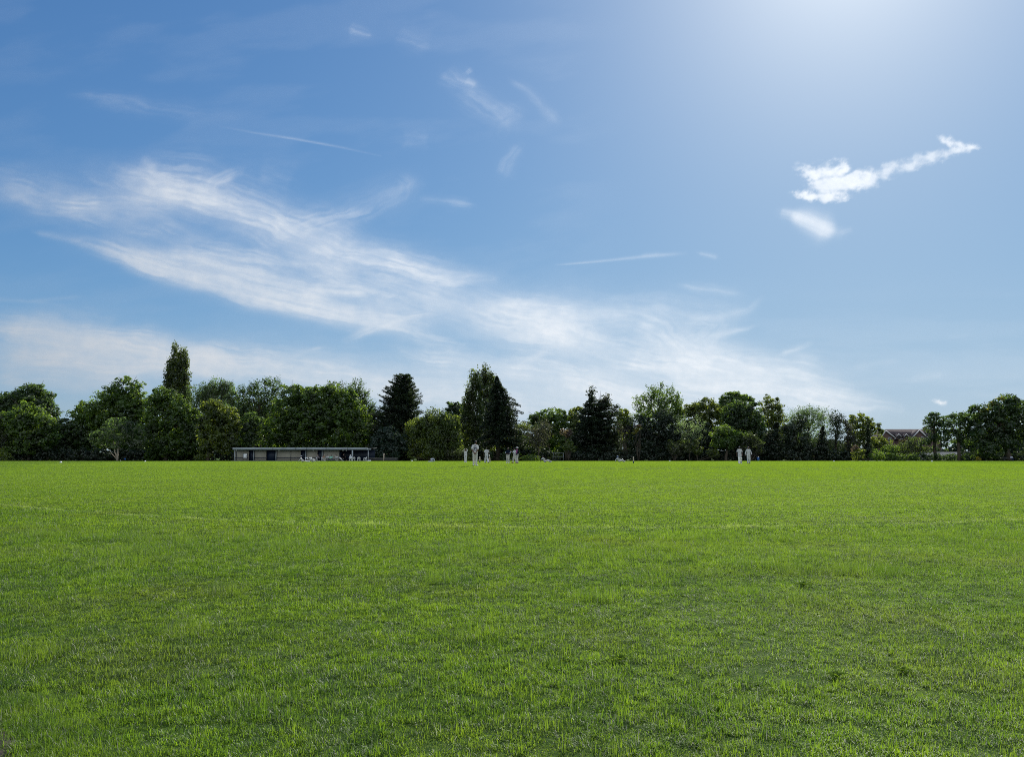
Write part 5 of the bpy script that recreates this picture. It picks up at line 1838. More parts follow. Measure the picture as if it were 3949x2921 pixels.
MB().tube([(-.25, -.45, 0), (-.25, .50, .85)], .03, 8).build('frame_rail', M['plastic'], dk, True)
MB().tube([(.25, -.45, 0), (.25, .50, .85)], .03, 8).build('frame_rail', M['plastic'], dk, True)
MB().tube([(-.27, .35, 0), (-.27, -.40, .5)], .025, 8).build('leg', M['steel'], dk, True)
MB().tube([(.27, .35, 0), (.27, -.40, .5)], .025, 8).build('leg', M['steel'], dk, True)
mb = MB()
for i in range(6):
    t0 = i / 5
    mb.V += [(-.24, -.40 + .9 * t0, .36 - .55 * math.sin(math.pi * t0) * .3 + .48 * t0), (.24, -.40 + .9 * t0, .36 - .55 * math.sin(math.pi * t0) * .3 + .48 * t0)]
for i in range(5):
    mb.Q.append((2 * i, 2 * i + 1, 2 * i + 3, 2 * i + 2))
sl = mb.build('sling', M['blackfab'], dk, True)
sl.modifiers.new('thick', 'SOLIDIFY').thickness = .02
for px, lab in ((1184, 'white folding chair frame behind the feet of the hatted man on the grass'), (1196, 'white folding chair frame close behind the sprawling man on the grass')):
    fc = empty('folding_chair', ground_at(px, 118), .9 if px < 1190 else .2)
    tag(fc, lab, 'chair', 'folding chairs on the outfield')
    for sx in (-.2, .2):
        MB().tube([(sx, -.18, 0), (sx, .12, .44), (sx, .26, .72)], .02, 8).build('frame_rail', M['plastic'], fc, True)
        MB().tube([(sx * .9, .24, 0), (sx * .9, -.2, .40)], .018, 8).build('leg', M['steel'], fc, True)
    MB().box((0, -.02, .40), (.38, .36, .03)).build('seat', M['blackfab'], fc, bevel=.01)
    MB().box((0, .22, .62), (.38, .03, .16)).build('backrest', M['plastic'], fc, bevel=.01)


# wickets
def make_wicket():
    root = empty('wicket', (0, 0, 0))
    for sx in (-.095, 0, .095):
        st = MB().tube([(sx, 0, -.05), (sx, 0, .26), (sx, 0, .71), (sx, 0, .725)], [.021, .021, .021, .016], 10).build('stump', M['wood'], root, True)
        MB().tube([(sx, 0, .0), (sx, 0, .27)], [.0245, .0245], 10).build('wrap', M['teal'], st, True)
    for sx in (-.048, .048):
        MB().tube([(sx - .05, 0, .735), (sx - .02, 0, .738), (sx + .02, 0, .738), (sx + .05, 0, .735)], [.008, .013, .013, .008], 8).build('bail', M['plastic'], root, True)
    return root


W1 = make_wicket()
W1.location = ground_at(2443, 84)
W1.rotation_euler = (0, 0, 1.0)
W2 = copy_tree(W1)
W2.location = ground_at(1850, 92)
tag(W1, 'set of stumps with dark lower halves standing alone on the open grass', 'wicket', 'wickets on the pitch')
tag(W2, 'set of stumps half hidden behind the numbered fielder', 'wicket', 'wickets on the pitch')


# boundary markers
def make_cone():
    root = empty('boundary_cone', (0, 0, 0))
    MB().tube([(0, 0, 0), (0, 0, .02), (0, 0, .17), (0, 0, .20)], [.17, .16, .07, .06], 14).build('shell', M['plastic'], root, True)
    MB().box((0, 0, .008), (.38, .38, .016)).build('base', M['plastic'], root, bevel=.005)
    return root


C0 = make_cone()
for i, (px, Y, lab) in enumerate(((560, 122, 'small white boundary cone on the grass before the massive round tree'), (235, 95, 'small pale boundary cone on the grass before the west end trees'),
                                  (1589, 150, 'small white boundary cone before the pyramid shaped cedar'), (2583, 150, 'small white boundary cone on the grass past the lone stumps'),
                                  (3216, 138, 'small white boundary cone before the columnar dark conifer'), (3594, 125, 'small white boundary cone before the ivy covered trunk'))):
    o = C0 if i == 0 else copy_tree(C0)
    o.location = ground_at(px, Y)
    tag(o, lab, 'cone', 'white boundary cones')

bn = empty('litter_bin', ground_at(2924, 168))
tag(bn, 'narrow blue litter bin before the dark hedge near the walking batsmen', 'bin')
MB().tube([(0, 0, 0), (0, 0, .85)], [.24, .27], 14).build('drum', M['blue'], bn, True)
MB().tube([(0, 0, .85), (0, 0, .90), (0, 0, .98)], [.29, .29, .18], 14).build('lid', M['navy'], bn, True)

bench = empty('park_bench', ground_at(3885, 164), math.pi)
tag(bench, 'dark wooden bench in the shade of the big east end tree', 'bench')
MB().box((0, 0, .44), (1.7, .42, .05)).build('seat', M['brickdark'], bench, bevel=.01)
for z in (.62, .78):
    MB().box((0, -.23, z), (1.7, .04, .11)).build('back_rail', M['brickdark'], bench, bevel=.01)
for sx in (-.75, .75):
    for sy in (-.2, .17):
        MB().box((sx, sy, .21), (.07, .07, .42)).build('leg', M['brickdark'], bench)
    MB().box((sx, -.245, .62), (.06, .05, .5)).build('back_post', M['brickdark'], bench)
# ------------------------------------------------------------------ people
SK = {
    'brown': plain('brown_skin', (.13, .065, .042), .5, .1, 8),
    'dark': plain('dark_skin', (.075, .038, .026), .5, .1, 8),
    'fair': plain('fair_skin', (.48, .27, .20), .5, .1, 8),
}
EYE = plain('eye_dark', (.01, .008, .008), .3, .0, 8)
LIP = plain('lip', (.10, .035, .03), .5, .05, 8)
HAIR = plain('black_hair', (.010, .009, .009), .55, .2, 60)
HAIRG = plain('grey_hair', (.16, .15, .14), .6, .2, 60)
CW = cloth('cricket_white', (.84, .85, .85), .36)
CC = cloth('cream_flannel', (.80, .78, .70), .32)
CB = cloth('pale_blue_white', (.62, .68, .80), .25)
CN = cloth('navy_wool', (.012, .020, .040), .08)
CP = cloth('pink_cloth', (.55, .16, .42), .2)
CG = cloth('grey_cloth', (.22, .23, .24), .1)
CK = cloth('black_cloth', (.012, .012, .014), .05)
CT = cloth('tan_cloth', (.42, .27, .19), .15)
CBL = cloth('blue_cloth', (.03, .13, .42), .1)
CGR = cloth('mint_shirt', (.25, .55, .43), .2)
SHW = plain('white_shoe', (.72, .73, .71), .5, .1, 14)
SHB = plain('black_shoe', (.015, .015, .018), .45, .2, 14)
SHR = plain('brown_shoe', (.17, .07, .05), .5, .2, 14)
PAD = plain('pad_white', (.78, .78, .75), .6, .08, 10)

STAND = dict(pel=(0, 0, .95), che=(0, .0, 1.30), nec=(0, -.01, 1.50), hea=(0, .02, 1.665), shl=(-.165, 0, 1.44), shr=(.165, 0, 1.44),
             ell=(-.225, -.03, 1.17), elr=(.225, -.03, 1.17), wrl=(-.265, .05, .93), wrr=(.265, .05, .93),
             hil=(-.09, 0, .93), hir=(.09, 0, .93), knl=(-.105, .03, .50), knr=(.105, .03, .50),
             anl=(-.11, -.02, .09), anr=(.11, -.02, .09))
GRASS_SINK = .0


def V3(a):
    return Vector(a)


def hand(mb, wrist, elbow, curl=.5, side=1):
    """palm, four fingers of unequal length and a thumb off its side"""
    w, e = V3(wrist), V3(elbow)
    d = (w - e).normalized()
    ref = Vector((0, 1, 0)) if abs(d.y) < .8 else Vector((1, 0, 0))
    n = d.cross(ref).normalized()          # palm normal
    s = n.cross(d).normalized()            # across the palm
    n, s = s, n                            # palm faces along the forward reference
    pc = w + d * .055
    mb.ball(tuple(w + d * .03), .029, 10, 8)
    for k in (-1, 0, 1):
        mb.cone(tuple(w + d * .02 + s * k * .018), tuple(w + d * .085 + s * k * .026), .017, .015, 8)
    for i, ln in enumerate((.070, .080, .074, .056)):
        b = w + d * .088 + s * (-.033 + .022 * i)
        m1 = b + d * ln * .5 * math.cos(curl * .6) + n * ln * .5 * math.sin(curl * .6)
        t = m1 + d * ln * .5 * math.cos(curl * 1.6) + n * ln * .5 * math.sin(curl * 1.6)
        mb.cone(tuple(b), tuple(m1), .0100, .0092, 7)
        mb.cone(tuple(m1), tuple(t), .0092, .0080, 7)
    tb_ = w + d * .035 - s * .028 * side
    tm = tb_ + d * .032 - s * .030 * side + n * .012
    mb.cone(tuple(tb_), tuple(tm), .0125, .011, 7)
    mb.cone(tuple(tm), tuple(tm + d * .030 + n * .014), .011, .009, 7)


def person(label, px, Y, rz, pose=None, skin='brown', shirt=CW, trousers=CC, shoes=SHW, sleeves='short', hair=HAIR, hat=None, hatmat=None,
           look=0.0, height=1.76, group=None, extras=None, z=0.0, on=None, dx=0.0, curl=.5, gather=True):
    """an Empty at the feet parenting one continuous body and the clothes worn on it; faces local +Y"""
    J = dict(STAND)
    J.update(pose or {})
    k = height / 1.78
    J = {a: V3(b) * k for a, b in J.items()}
    g = ground_at(px, Y) + Vector((dx, 0, z))
    root = empty('person', g, rz)
    tag(root, label, 'person', group)
    up = (J['nec'] - J['pel']).normalized()
    acr = (J['shr'] - J['shl']).normalized()
    hd = J['hea']
    fw_ = Vector((0, 1, 0))
    lookm = Matrix.Rotation(look, 3, 'Z')
    hf = lookm @ fw_
    hs_ = Vector((hf.y, -hf.x, 0))
    hup = (hd - J['nec']).normalized()
    if abs(hup.z) < .6:
        hf = (hf * .35 - Vector((0, 0, .94))).normalized()
        hs_ = Vector((1, 0, 0))
    hu = hs_.cross(hf).normalized()
    # -------- body
    mb = MB()
    mb.ball(hd + hu * .03, (.076, .092, .088), 16, 12)
    mb.cone(tuple(hd + hf * .018 - hu * .02), tuple(hd + hf * .042 - hu * .085), .062, .036, 12)
    mb.cone(tuple(hd + hf * .090 + hu * .005), tuple(hd + hf * .108 - hu * .028), .010, .014, 8)        # nose
    for s in (-1, 1):
        mb.ball(hd + hs_ * .078 * s - hu * .005 - hf * .005, (.013, .020, .030), 8, 6)                  # ears
    mb.cone(tuple(J['nec']), tuple(hd - hu * .04), .056, .054, 12)
    for s in (-1, 1):
        mb.cone(tuple(J['che'] + acr * s * .075), tuple(J['pel'] + acr * s * .065 + up * .08), .095, .092, 12)
        mb.cone(tuple(J['nec'] - up * .035), tuple((J['shl'] if s < 0 else J['shr'])), .050, .058, 10)
    for sh, el, wr, sd_ in (('shl', 'ell', 'wrl', -1), ('shr', 'elr', 'wrr', 1)):
        mb.cone(tuple(J[sh]), tuple(J[el]), .056, .040, 10)
        mb.cone(tuple(J[el]), tuple(J[wr]), .040, .027, 10)
        hand(mb, J[wr], J[el], curl, sd_)
    for hp, kn, an in (('hil', 'knl', 'anl'), ('hir', 'knr', 'anr')):
        mb.cone(tuple(J[hp]), tuple(J[kn]), .085, .055, 12)
        mb.cone(tuple(J[kn]), tuple(J[an]), .055, .036, 12)
    mb.ball(tuple(J['pel']), (.15, .11, .11), 14, 10)
    body = mb.remesh('body', SK[skin], root, .0105, 2)
    body.data.materials.append(EYE)
    body.data.materials.append(LIP)
    ec = [hd + hf * .088 + hs_ * .031 * s + hu * .018 for s in (-1, 1)]
    mc = hd + hf * .075 - hu * .055
    cs = np.empty(len(body.data.polygons) * 3, dtype=np.float32)
    body.data.polygons.foreach_get('center', cs)
    cs = cs.reshape(-1, 3)
    mi = np.zeros(len(cs), dtype=np.int32)
    for e in ec:
        mi[np.linalg.norm(cs - np.array(e), axis=1) < .017] = 1
    dm = np.abs(cs - np.array(mc))
    mi[(np.abs((cs - np.array(mc)) @ np.array(hs_)) < .026) & (np.abs((cs - np.array(mc)) @ np.array(hu)) < .008) & (np.abs((cs - np.array(mc)) @ np.array(hf)) < .05)] = 2
    body.data.polygons.foreach_set('material_index', mi)
    # -------- shirt
    mb = MB()
    for s in (-1, 1):
        mb.cone(tuple(J['che'] + acr * s * .075 + up * .05), tuple(J['pel'] + acr * s * .065 + up * .02), .105, .112, 12)
        mb.cone(tuple(J['nec'] - up * .04 + acr * s * .03), tuple(J['shl'] if s < 0 else J['shr']), .058, .066, 12)
    mb.cone(tuple(J['nec'] - up * .05), tuple(J['nec'] + up * .012), .070, .064, 12)
    for sh, el, wr in (('shl', 'ell', 'wrl'), ('shr', 'elr', 'wrr')):
        a, b, c = J[sh], J[el], J[wr]
        if sleeves == 'long':
            mb.cone(tuple(a), tuple(b), .066, .053, 12)
            mb.cone(tuple(b), tuple(b.lerp(c, .93)), .053, .043, 12)
        else:
            mb.cone(tuple(a), tuple(a.lerp(b, .72)), .066, .064, 12)
    mb.remesh('shirt', shirt, root, .0125, 3)
    # -------- trousers
    mb = MB()
    for hp, kn, an in (('hil', 'knl', 'anl'), ('hir', 'knr', 'anr')):
        mb.cone(tuple(J[hp] + up * .05), tuple(J[kn]), .108, .078, 12)
        mb.cone(tuple(J[kn]), tuple(J[kn].lerp(J[an], .93)), .078, .068, 12)
    mb.ball(tuple(J['pel']), (.150, .118, .10), 14, 10)
    mb.remesh('trousers', trousers, root, .0125, 3)
    # -------- shoes
    for kn, an, s in (('knl', 'anl', -1), ('knr', 'anr', 1)):
        a = J[an]
        shin = (J[kn] - a).normalized()
        toe = pose.get('toe' + an[-1]) if pose else None
        if toe is None:
            f = Vector((.06 * s, 1, 0))
            f = (f - shin * f.dot(shin))
            if f.length < .3:
                f = Vector((0, .3, .95))
            f.normalize()
            toe_v = a + f * .175 - shin * .045
        else:
            toe_v = V3(toe) * k
        heel = a - shin * .040 - (toe_v - a).normalized() * .04
        mb = MB()
        mb.cone(tuple(heel), tuple(toe_v), .042, .036, 10)
        mb.cone(tuple(a), tuple(a.lerp(toe_v, .5)), .050, .038, 10)
        mb.remesh('shoe', shoes, root, .010, 2)
    # -------- hair or hat
    if hair and hat not in ('helmet',):
        mb = MB()
        mb.ball(hd + hu * .045 - hf * .012, (.083, .094, .080), 16, 12)
        mb.ball(hd - hf * .045 + hu * .0, (.066, .052, .070), 14, 10)
        mb.remesh('hair', hair, root, .009, 1)
    if hat == 'cap':
        mb = MB()
        mb.ball(hd + hu * .062, (.090, .100, .066), 16, 12)
        mb.cone(tuple(hd + hf * .07 + hu * .045 - hs_ * .035), tuple(hd + hf * .155 + hu * .035 - hs_ * .02), .022, .012, 8)
        mb.cone(tuple(hd + hf * .07 + hu * .045 + hs_ * .035), tuple(hd + hf * .155 + hu * .035 + hs_ * .02), .022, .012, 8)
        mb.remesh('cap', hatmat, root, .009, 1)
    if hat == 'sun':
        mb = MB()
        mb.ball(hd + hu * .070, (.095, .105, .078), 16, 12)
        mb.ball(hd + hu * .040, (.185, .190, .022), 24, 8)
        mb.remesh('sun_hat', hatmat, root, .010, 1)
    if hat == 'hood':
        mb = MB()
        mb.ball(hd + hu * .03 - hf * .02, (.105, .115, .12), 16, 12)
        mb.cone(tuple(hd - hu * .05 - hf * .03), tuple(J['nec'] - up * .02), .085, .085, 12)
        mb.remesh('hood', hatmat, root, .012, 2)
    if hat == 'helmet':
        mb = MB()
        mb.ball(hd + hu * .045, (.112, .124, .10), 18, 12)
        mb.cone(tuple(hd + hf * .09 + hu * .03 - hs_ * .05), tuple(hd + hf * .16 + hu * .02), .022, .012, 8)
        mb.cone(tuple(hd + hf * .09 + hu * .03 + hs_ * .05), tuple(hd + hf * .16 + hu * .02), .022, .012, 8)
        mb.remesh('helmet', hatmat, root, .010, 1)
        mb = MB()
        for q in (-.02, -.045, -.07):
            mb.tube([hd + hs_ * -.10 + hf * .03 + hu * q, hd + hf * .135 - hs_ * .05 + hu * q, hd + hf * .135 + hs_ * .05 + hu * q, hd + hs_ * .10 + hf * .03 + hu * q], .006, 6)
        mb.tube([hd + hf * .136 + hu * -.02, hd + hf * .136 + hu * -.07], .006, 6)
        mb.build('face_grille', M['steel'], root, True)
    ex = extras or []
    if 'pads' in ex:
        for kn, an in (('knl', 'anl'), ('knr', 'anr')):
            a, b = J[kn], J[an]
            sh_ = (a - b).normalized()
            f = Vector((0, 1, 0)) - sh_ * sh_.y
            f = f.normalized() if f.length > .1 else Vector((0, 0, 1))
            lat = sh_.cross(f)
            mb = MB()
            for q in (-.05, 0, .05):
                mb.cone(tuple(b + f * .06 + lat * q), tuple(a + sh_ * .12 + f * .075 + lat * q), .045, .055, 10)
            mb.remesh('leg_pad', PAD, root, .012, 1)
    if 'vest' in ex:
        mb = MB()
        for s in (-1, 1):
            mb.cone(tuple(J['che'] + acr * s * .085 + up * .05), tuple(J['pel'] + acr * s * .078 - up * .02), .120, .130, 12)
            mb.cone(tuple(J['nec'] - up * .06 + acr * s * .05), tuple((J['shl'] if s < 0 else J['shr']) - acr * s * .02), .062, .074, 12)
        mb.remesh('sleeveless_sweater', CN, root, .0125, 3)
    if 'scarf' in ex:
        mb = MB()
        pts = [J['nec'] + acr * .06 + Vector((0, .05, -.02)), J['shl'] + Vector((-.03, .10, .02)), J['che'] - acr * .14 + Vector((-.03, .13, -.02)), J['che'] - acr * .12 + Vector((-.02, .135, -.16))]
        for a, b in zip(pts[:-1], pts[1:]):
            mb.cone(tuple(a), tuple(b), .058, .058, 10)
        mb.remesh('pink_jersey', CP, root, .012, 2)
    for nm, mt, shapes in [e for e in ex if not isinstance(e, str)]:
        mb = MB()
        for a, b, ra, rb in shapes:
            mb.cone(a, b, ra, rb, 12)
        mb.remesh(nm, mt, root, .010, 1)
    return root, J


# --- the numbered fielder, seen from behind, hands clasped behind his back
p1, J1 = person('fielder in white shirt numbered 71 with hands clasped behind his back', 1832, 55.0, 0.0,
                dict(ell=(-.225, -.13, 1.16), elr=(.225, -.13, 1.16), wrl=(-.065, -.205, .945), wrr=(.065, -.215, .93), hea=(.035, .0, 1.665), nec=(.01, -.01, 1.50), shl=(-.165, -.02, 1.43), shr=(.165, -.02, 1.43), anl=(-.10, -.02, .09), anr=(.09, -.02, .09), knl=(-.10, .02, .5), knr=(.095, .02, .5), toer=(.20, .10, .035), toel=(-.13, .14, .035)),
                skin='brown', shirt=CW, trousers=CC, look=-.85, height=1.80, group='fielders in white', curl=1.0)
shirt1 = [c for c in p1.children if c.name.startswith('shirt')][0]
bvh = BVHTree.FromPolygons([v.co[:] for v in shirt1.data.vertices], [p.vertices[:] for p in shirt1.data.polygons])
NAVY = plain('navy_print', (.008, .014, .045), .6, .1, 20)


def on_back(name, polys, zc, mat=NAVY, sub=.012):
    """print flat shapes (lists of x,z corners) on to the back of the shirt"""
    bm = bmesh.new()
    for po in polys:
        vs_ = [bm.verts.new((x, 0, z + zc)) for x, z in po]
        bm.faces.new(vs_)
    bmesh.ops.triangulate(bm, faces=bm.faces[:])
    for _ in range(4):
        lng = [e for e in bm.edges if e.calc_length() > sub * 1.5]
        if not lng:
            break
        bmesh.ops.subdivide_edges(bm, edges=lng, cuts=1)
        bmesh.ops.triangulate(bm, faces=bm.faces[:])
    for v in bm.verts:
        h = bvh.ray_cast(Vector((v.co.x, -1.0, v.co.z)), Vector((0, 1, 0)))
        if h[0]:
            v.co.y = h[0].y - .005
    me = bpy.data.meshes.new(name)
    bm.to_mesh(me)
    bm.free()
    me.materials.append(mat)
    o = bpy.data.objects.new(name, me)
    COL.objects.link(o)
    o.parent = p1
    return o


h7 = .140
seven = [[(-.120, h7), (-.120, h7 - .055), (-.012, h7 - .055), (-.012, h7)], [(-.012, h7 - .055), (-.068, h7 - .055), (-.115, -h7), (-.058, -h7)]]
one = [[(.052, h7), (.052, -h7), (.106, -h7), (.106, h7)], [(.052, h7), (.052, h7 - .06), (.012, h7 - .095), (.012, h7 - .045)]]
zn = 1.215
on_back('shirt_number', seven + one, zn)
# the lettering above the number is too soft in the photograph to read: a row of letter strokes
lt, x = [], -.088
for wd_, tall in ((.026, 1), (.028, .9), (.026, 1), (.030, .95), (.026, 1)):
    lt.append([(x, .026 * tall), (x, -.026), (x + .012, -.026), (x + .012, .026 * tall)])
    lt.append([(x + wd_ - .008, .026 * tall), (x + wd_ - .008, -.02), (x + wd_, -.02), (x + wd_, .026 * tall)])
    lt.append([(x + .012, .008), (x + .012, -.004), (x + wd_ - .008, -.004), (x + wd_ - .008, .008)])
    x += .038
on_back('shirt_lettering', lt, zn + .205)

person('fielder in long white sleeves with both hands raised onto his head', 1795.5, 96.0, math.pi,
       dict(ell=(-.24, .02, 1.68), elr=(.24, .02, 1.68), wrl=(-.075, .10, 1.80), wrr=(.075, .10, 1.80), shl=(-.185, 0, 1.47), shr=(.185, 0, 1.47), hea=(0, .03, 1.66), anl=(-.07, 0, .09), anr=(.09, 0, .09), knl=(-.075, .03, .5), knr=(.09, .03, .5)),
       sleeves='long', skin='brown', trousers=CW, group='fielders in white', height=1.70)
person('batsman in short sleeves and black shoes walking away beside the numbered fielder', 1876, 86.0, .12,
       dict(ell=(-.27, -.02, 1.19), elr=(.27, .02, 1.18), wrl=(-.31, .08, .95), wrr=(.32, .12, .96), knl=(-.10, .10, .51), knr=(.12, -.06, .50), anl=(-.13, .18, .10), anr=(.17, -.30, .16)),
       skin='dark', shoes=SHB, trousers=CW, group='players walking', height=1.78,
       extras=['pads', ('batting_glove', PAD, [((.33, .14, .93), (.35, .18, .83), .052, .045)]), ('cricket_bat', M['wood'], [((.34, .16, .88), (.38, .20, .62), .018, .018), ((.385, .20, .60), (.42, .23, .14), .05, .055)])])
person('bareheaded umpire in a navy sweater and pale trousers facing the players', 1959, 85.5, math.pi - .3,
       dict(ell=(-.25, .06, 1.18), elr=(.25, .06, 1.18), wrl=(-.10, .24, 1.12), wrr=(.10, .24, 1.12), anl=(-.12, 0, .09), anr=(.12, 0, .09)),
       skin='dark', shirt=CN, sleeves='short', group='umpires', height=1.74, extras=[('cuff', CB, [((-.255, .02, 1.25), (-.25, .06, 1.16), .062, .060), ((.255, .02, 1.25), (.25, .06, 1.16), .062, .060)])])
person('player in cream with a dark cap and one forearm raised, next to the hatted umpire', 1984.5, 86.5, math.pi / 2 + .5,
       dict(ell=(-.26, .14, 1.20), elr=(.24, .10, 1.22), wrl=(-.20, .38, 1.27), wrr=(.18, .36, 1.36), anl=(-.10, -.16, .09), anr=(.10, .14, .09), knl=(-.10, 0, .5), knr=(.10, .13, .5)),
       skin='dark', sleeves='long', hat='cap', hatmat=CN, shoes=SHR, group='players walking', height=1.74)
person('umpire in a white sun hat and navy sweater with a pink jersey over one shoulder', 1995, 85.0, math.pi / 2 + .35,
       dict(ell=(-.26, .02, 1.17), elr=(.26, .02, 1.17), wrl=(-.24, .16, .97), wrr=(.24, .14, .95)),
       skin='dark', shirt=CN, sleeves='long', trousers=CC, shoes=SHR, hat='sun', hatmat=CW, group='umpires', height=1.80, extras=['scarf', ('cuff', CB, [((.26, .04, 1.12), (.245, .12, .99), .055, .05)])])
SIT = dict(pel=(0, 0, .12), che=(0, -.20, .44), nec=(0, -.27, .63), hea=(0, -.27, .79), shl=(-.185, -.25, .57), shr=(.185, -.25, .57),
           ell=(-.27, -.42, .34), elr=(.27, -.42, .34), wrl=(-.27, -.52, .10), wrr=(.27, -.52, .10),
           hil=(-.09, .02, .12), hir=(.09, .02, .12), knl=(-.24, .40, .26), knr=(.22, .42, .34), anl=(-.02, .72, .09), anr=(.12, .74, .09))
person('dark bearded fielder in white reclining on one arm with his knees drawn up', 2101, 101.0, -math.pi / 2 + .25,
       dict(SIT, elr=(.22, .0, .36), wrr=(.20, .24, .32)), skin='dark', trousers=CW, group='people sitting on the outfield', height=1.84)
person('batsman in a blue helmet and white pads sitting back on his hands', 2388, 110.0, -math.pi / 2 + .3,
       dict(SIT, elr=(.22, -.02, .36), wrr=(.20, .22, .30)), skin='dark', sleeves='long', trousers=CW, hat='helmet', hatmat=M['blue'], group='people sitting on the outfield', height=1.74, extras=['pads'])
person('capped batsman in short sleeves walking toward the camera beside a bareheaded one', 2853, 78.5, math.pi - .05,
       dict(ell=(-.27, -.02, 1.18), elr=(.27, -.03, 1.18), wrl=(-.27, .06, .95), wrr=(.27, -.06, .94), knl=(-.11, .02, .50), knr=(.10, .10, .50), anl=(-.17, -.20, .13), anr=(.10, .10, .09)),
       skin='dark', trousers=CW, hat='cap', hatmat=CG, shoes=SHW, group='players walking', height=1.78, extras=['pads'])
person('bareheaded batsman in long sleeves with a dark glove walking toward the camera', 2887, 78.0, math.pi + .05,
       dict(ell=(-.29, .0, 1.17), elr=(.29, -.02, 1.17), wrl=(-.31, .12, .95), wrr=(.34, .02, .94), knl=(-.12, .02, .50), knr=(.11, .08, .50), anl=(-.15, -.16, .12), anr=(.12, .08, .09)),
       skin='dark', sleeves='long', trousers=CW, shoes=SHB, group='players walking', height=1.76, extras=[('glove', CK, [((-.315, .13, .93), (-.33, .17, .83), .05, .042)])])
person('fielder in pale clothing crouched face down on hands and knees', 1663, 114.0, -.9,
       dict(pel=(0, -.05, .42), che=(0, .22, .46), nec=(0, .38, .40), hea=(0, .50, .30), shl=(-.19, .34, .40), shr=(.19, .34, .40), ell=(-.25, .42, .22), elr=(.25, .42, .22), wrl=(-.22, .50, .04), wrr=(.22, .50, .04),
            hil=(-.10, -.08, .40), hir=(.10, -.08, .40), knl=(-.14, .10, .08), knr=(.14, .10, .08), anl=(-.14, -.34, .07), anr=(.14, -.34, .07), toel=(-.14, -.48, .05), toer=(.14, -.48, .05)),
       skin='brown', shirt=CB, trousers=CB, sleeves='long', group='people sitting on the outfield', height=1.80)
LEGSOUT = dict(SIT, che=(0, -.16, .45), nec=(0, -.20, .64), hea=(0, -.19, .80), shl=(-.185, -.19, .58), shr=(.185, -.19, .58), knl=(-.11, .45, .19), knr=(.12, .46, .15), anl=(-.12, .90, .09), anr=(.14, .92, .09), elr=(.27, -.02, .38), wrr=(.22, .22, .26))
person('man in a pale sun cap sitting on the grass with his legs stretched out', 1166, 110.0, -math.pi / 2 + .1, LEGSOUT, skin='brown', sleeves='long', trousers=CW, hat='cap', hatmat=CB, group='people sitting on the outfield', height=1.86)
person('dark haired player in white sprawling on the grass with arms propped behind him', 1205, 113.0, .15,
       dict(SIT, che=(0, -.16, .36), nec=(0, -.22, .53), hea=(0, -.20, .68), shl=(-.19, -.22, .48), shr=(.19, -.22, .48), ell=(-.36, -.30, .28), elr=(.36, -.30, .28), wrl=(-.42, -.36, .06), wrr=(.44, -.36, .06)),
       skin='brown', sleeves='long', trousers=CW, group='people sitting on the outfield', height=1.74)

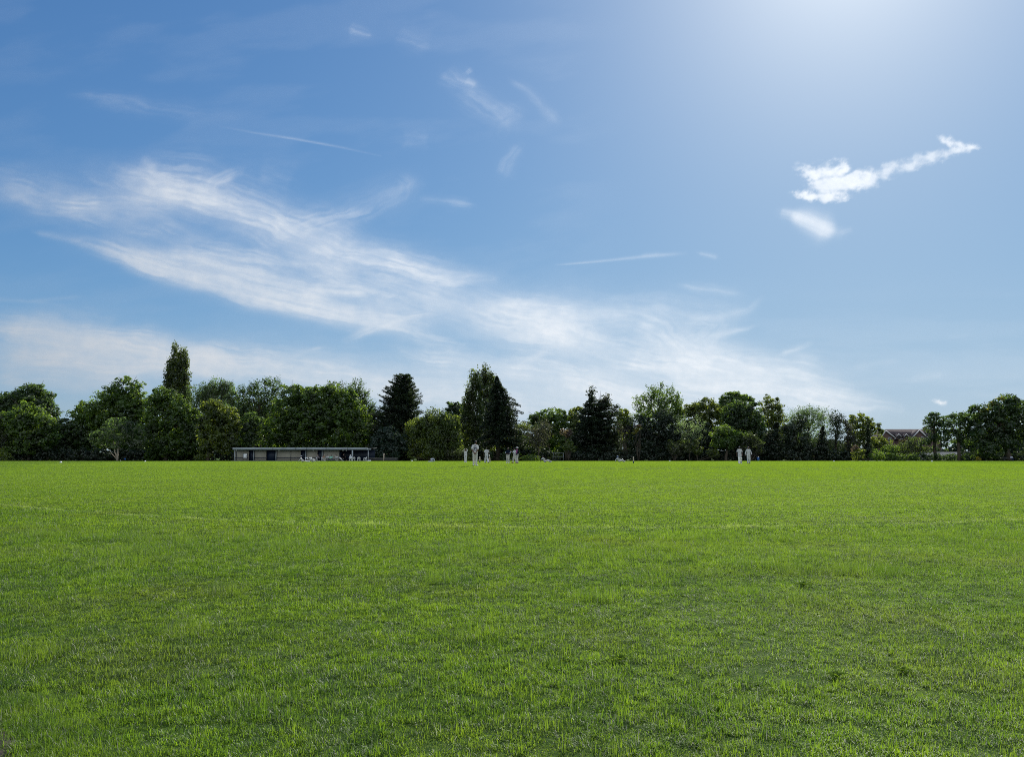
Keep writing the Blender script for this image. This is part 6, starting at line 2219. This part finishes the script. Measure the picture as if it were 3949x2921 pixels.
# --- people round the table
CHAIRSIT = dict(pel=(0, 0, .54), che=(0, -.04, .86), nec=(0, -.02, 1.05), hea=(0, .03, 1.20), shl=(-.185, -.03, .99), shr=(.185, -.03, .99), ell=(-.25, .06, .74), elr=(.25, .06, .74), wrl=(-.15, .30, .80), wrr=(.15, .30, .80),
                hil=(-.10, .02, .53), hir=(.10, .02, .53), knl=(-.12, .42, .52), knr=(.12, .42, .52), anl=(-.12, .42, .09), anr=(.12, .42, .09))
for px, dy, rz, lab, shirt, tr, skn, hr_, sl_ in (
        (1225, -.5, -2.4, 'person in pale grey and dark trousers sitting apart before a navy door', CG, CK, 'fair', HAIRG, 'short'),
        (1246, .2, -2.2, 'stout person in a tan top leaning forward at the table end', CT, CC, 'fair', HAIRG, 'short'),
        (1263, 1.0, math.pi, 'dark haired person in white behind the middle of the table', CW, CC, 'brown', HAIR, 'short'),
        (1278, 1.0, math.pi, 'dark haired person in a mint green top behind the table', CGR, CC, 'brown', HAIR, 'short'),
        (1297, 1.0, math.pi + .3, 'person in cream with one arm lifted behind the table end', CC, CC, 'brown', HAIR, 'long'),
        (1351, -.1, .25, 'person in white with a pale hood seated in a plastic chair, back turned', CB, CC, 'brown', None, 'long')):
    ch = chair(px, FY + dy, rz + math.pi if False else rz, 'white plastic chair under the ' + lab.split(' behind')[0].split(' seated')[0].split(' sitting')[0].split(' leaning')[0].split(' with one')[0])
    pz = dict(CHAIRSIT)
    if 'lifted' in lab:
        pz.update(elr=(.30, .10, 1.02), wrr=(.26, .20, 1.24))
    if 'leaning' in lab:
        pz.update(che=(0, .10, .84), nec=(0, .18, 1.02), hea=(0, .24, 1.16), shl=(-.2, .14, .97), shr=(.2, .14, .97))
    person(lab, px, FY + dy, rz, pz, skin=skn, shirt=shirt, trousers=tr, sleeves=sl_, hair=hr_, hat='hood' if 'hood' in lab else None, hatmat=CW, group='people by the pavilion', height=1.78)
person('person in black bending over beside the dark folding chair', 1331, FY - .1, math.pi / 2,
       dict(pel=(0, 0, .90), che=(0, .16, 1.18), nec=(0, .26, 1.35), hea=(0, .34, 1.48), shl=(-.18, .22, 1.28), shr=(.18, .22, 1.28), ell=(-.22, .30, 1.02), elr=(.22, .30, 1.02), wrl=(-.16, .42, .82), wrr=(.16, .42, .82)),
       skin='fair', shirt=CK, trousers=CK, shoes=SHB, sleeves='long', group='people by the pavilion', height=1.66)
ball_ = empty('football', ground_at(1336, FY - 1.2))
tag(ball_, 'pale tan ball lying on the grass before the person in black', 'ball')
MB().ball((0, 0, .12), .125, 18, 12).build('leather_shell', CT, ball_, True)
# --- under the trees
person('person in a white shirt sitting on the shaded bench under the east end tree', 3902, 164.0, math.pi,
       dict(CHAIRSIT), skin='brown', shirt=CB, trousers=CN, group=None, height=1.74, z=-.05)
person('person in a bright blue top sitting in the shade behind the pale barked tree', 480, 170.0, 2.6,
       dict(SIT, elr=(.26, .0, .36), wrr=(.20, .22, .30), ell=(-.26, .0, .36), wrl=(-.20, .22, .30), che=(0, -.06, .44), nec=(0, -.06, .63), hea=(0, -.02, .79), shl=(-.185, -.06, .57), shr=(.185, -.06, .57)), skin='brown', shirt=CBL, trousers=CK, group=None, height=1.78)
